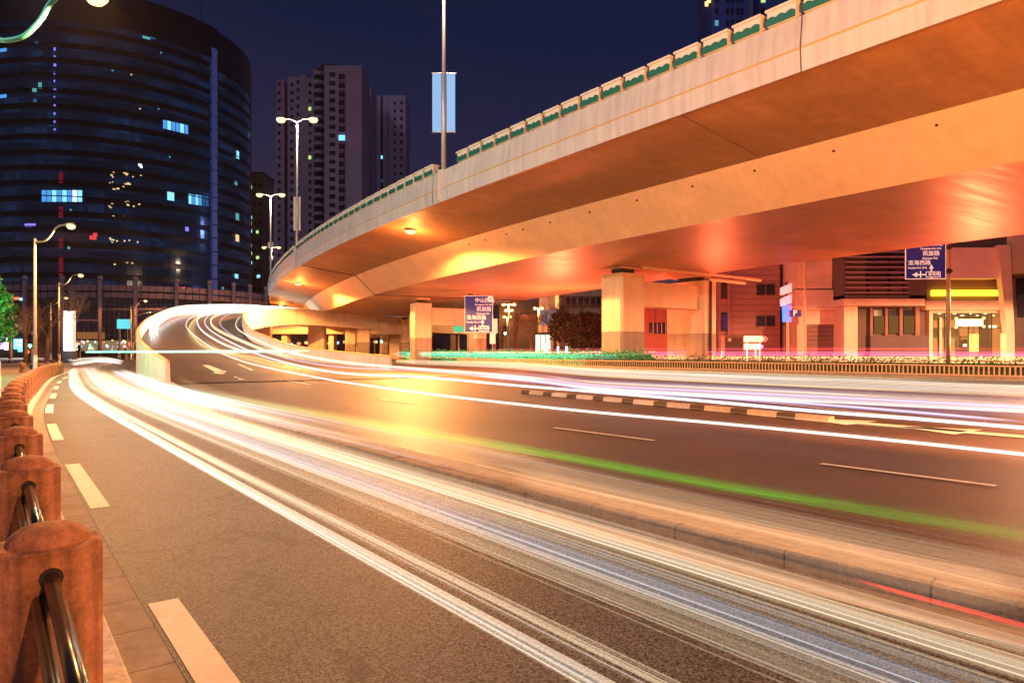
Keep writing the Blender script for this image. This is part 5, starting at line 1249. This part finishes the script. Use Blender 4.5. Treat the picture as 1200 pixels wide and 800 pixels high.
# far main lanes
trail(T1, 'pale yellow light band on the farthest main lanes',
      [(458,420.5),(520,421.5),(600,423.5),(700,431),(850,436),(1000,441),(1200,448),(1280,451)], [(458,426),(520,428),(600,432),(700,441),(850,449),(1000,456),(1200,464),(1280,468)],
      28, .55, [YE,W1,W1,W2], .48, (.010,.026), 10, .12, .024, seed=30, frag=.6)
trail(T1, 'white and violet light band above the striped median kerb',
      [(560,434),(640,439),(700,445),(850,452),(1000,459),(1200,469),(1280,473)], [(560,442),(640,449),(700,458),(850,466),(1000,474),(1200,484),(1280,489)],
      26, .6, [W1,W3,W1,LV,OR,W2], .46, (.010,.024), 10, .10, .024, seed=31, frag=.5, softcol=[W1,LV,OR])
trail(T1, 'thin orange light line beside the striped median kerb', [(700,466),(850,481),(1000,495),(1100,503),(1250,516)], [(700,467.5),(850,482.5),(1000,497),(1100,505),(1250,518)], 4, .5, [OR,W2], .3, (.008,.016), seed=32)
# junction glare at the end of the near road
trail(T1, 'tangle of white light at the junction beyond the balustrade', [(78,421),(95,419.5),(112,418.5),(128,419),(146,423)], [(86,429),(98,427),(114,425),(128,425),(142,427)], 18, .55, [W1,W2,W1], .8, (.03,.06), seed=33, frag=.5)
trail(T1, 'white light line crossing behind the balustrade at the far left', [(-30,419.4),(0,419.2),(30,418.8),(60,419)], [(-30,422.2),(0,421.6),(30,421),(60,421)], 9, .6, [W1,RD,(1,.6,.6)], .4, (.03,.06), seed=34)
def line3d(label, P, col, st, r, n_=6, jz=.15, jx=.3, seed=40):
    q = random.Random(seed); mb = MB(); mats = []
    Pc = crom(P, 8)
    for k in range(n_):
        m = tmat(q.choice(col), round(st*q.choice([.5,.8,1,1.3]),2))
        if m not in mats: mats.append(m)
        mb.m = mats.index(m); o = Vector((q.uniform(-jx,jx),q.uniform(-jx,jx),q.uniform(-jz,jz))); a0 = q.randint(0,len(Pc)//4); a1 = len(Pc)-q.randint(0,len(Pc)//4)
        mb.tube([p+o for p in Pc[a0:a1]], r*q.uniform(.6,1.2), 5, cap=False)
    tag(mb.build(T1, mats), label, 'light trail', 'light trails of passing traffic')
# a bus: marker lights at eye height along the far lane of the near road
k0 = [EDGE.at(d, 3.0, 1.72) for d in (34,42,50,60,72,86)]
line3d('turquoise light line at eye height crossing in front of the ramp', [(-7.5,25,1.72)]+[(-11.6,28.5,1.71),(-17,33.0,1.70),(-24,40.5,1.69),(-33,53,1.68),(-45,74,1.66),(-60,100,1.63)], [TE,TE,(.5,1,.85)], 1.6, .014, 12, .045, .12)
line3d('added turquoise light streaks brightening the hedge under the flyover', [tuple(RL.at(d,-.8,1.35)) for d in (60,74,88,100,112,124)], [TE,(.3,1,.7)], .9, .018, 24, .35, .2, 41)  # strands added in place of green light falling on the hedge
# red tail lights beyond the hedge
for i, (z_, col, st_, lb) in enumerate(((1.9,[RD,(1,.1,.25)],1.4,'upper thin red tail light lines behind the hedge'),(1.35,[RD,(1,.15,.35),RD],1.6,'thicker pink red tail light lines behind the hedge'),(.9,[OR,YE,(1,.3,.2)],1.3,'orange and yellow light lines just above the hedge top'))):
    line3d(lb, [(64,58,z_),(50,62,z_),(38,66,z_),(25,72.5,z_),(14,80,z_),(0,93,z_),(-10,104,z_)], col, st_, .022, (6,16,26)[i], (.25,.3,.35)[i], .6, 50+i)
line3d('yellow and orange light speckle behind the teal hedge', [(16,74,1.2),(6,84,1.2),(-3,93,1.2),(-10,102,1.2),(-18,114,1.2)], [YE,W2,OR,RD], 1.3, .03, 30, .6, .8, 60)
# added low red lights in place of tail light glow on the soffit
t = thing('tail_glow_fill', (24,78,0), 'added low red light behind the hedge, reddening the flyover soffit', 'lamp')
m_ = MB(); m_.tube([(0,0,0),(0,0,1.0)], .06, 8); m_.build('stem', M['dark'], t); m_ = MB(); m_.lathe([(.02,1.0),(.14,1.05),(.16,1.2),(.02,1.3)], 10); m_.build('lens', E_sod, t)
lampl((0,0,1.6), 4200, (1,.15,.06), .6, t)
for X_, Y_, lb in ((6,86,'added low red light behind the teal hedge under the flyover'),(44,64,'added low red light behind the hedge near the right edge')):
    t2 = copy_tree(t); t2.location = (X_,Y_,0); t2['label'] = lb

# thin night air that glows round the lamps and veils the far towers
m_ = MB(); m_.box(-905,905,-305,1805,-1.5,212)
hm = bpy.data.materials.new('haze_air'); hm.use_nodes = True; t = hm.node_tree; t.nodes.clear()
ho = t.nodes.new('ShaderNodeOutputMaterial'); pv = t.nodes.new('ShaderNodeVolumePrincipled')
pv.inputs['Density'].default_value = .00005; pv.inputs['Color'].default_value = (.78,.78,.86,1); pv.inputs['Anisotropy'].default_value = .6
t.links.new(pv.outputs[0], ho.inputs['Volume'])
tag(m_.build('haze', hm), 'thin glowing night haze', 'haze', kind='stuff')
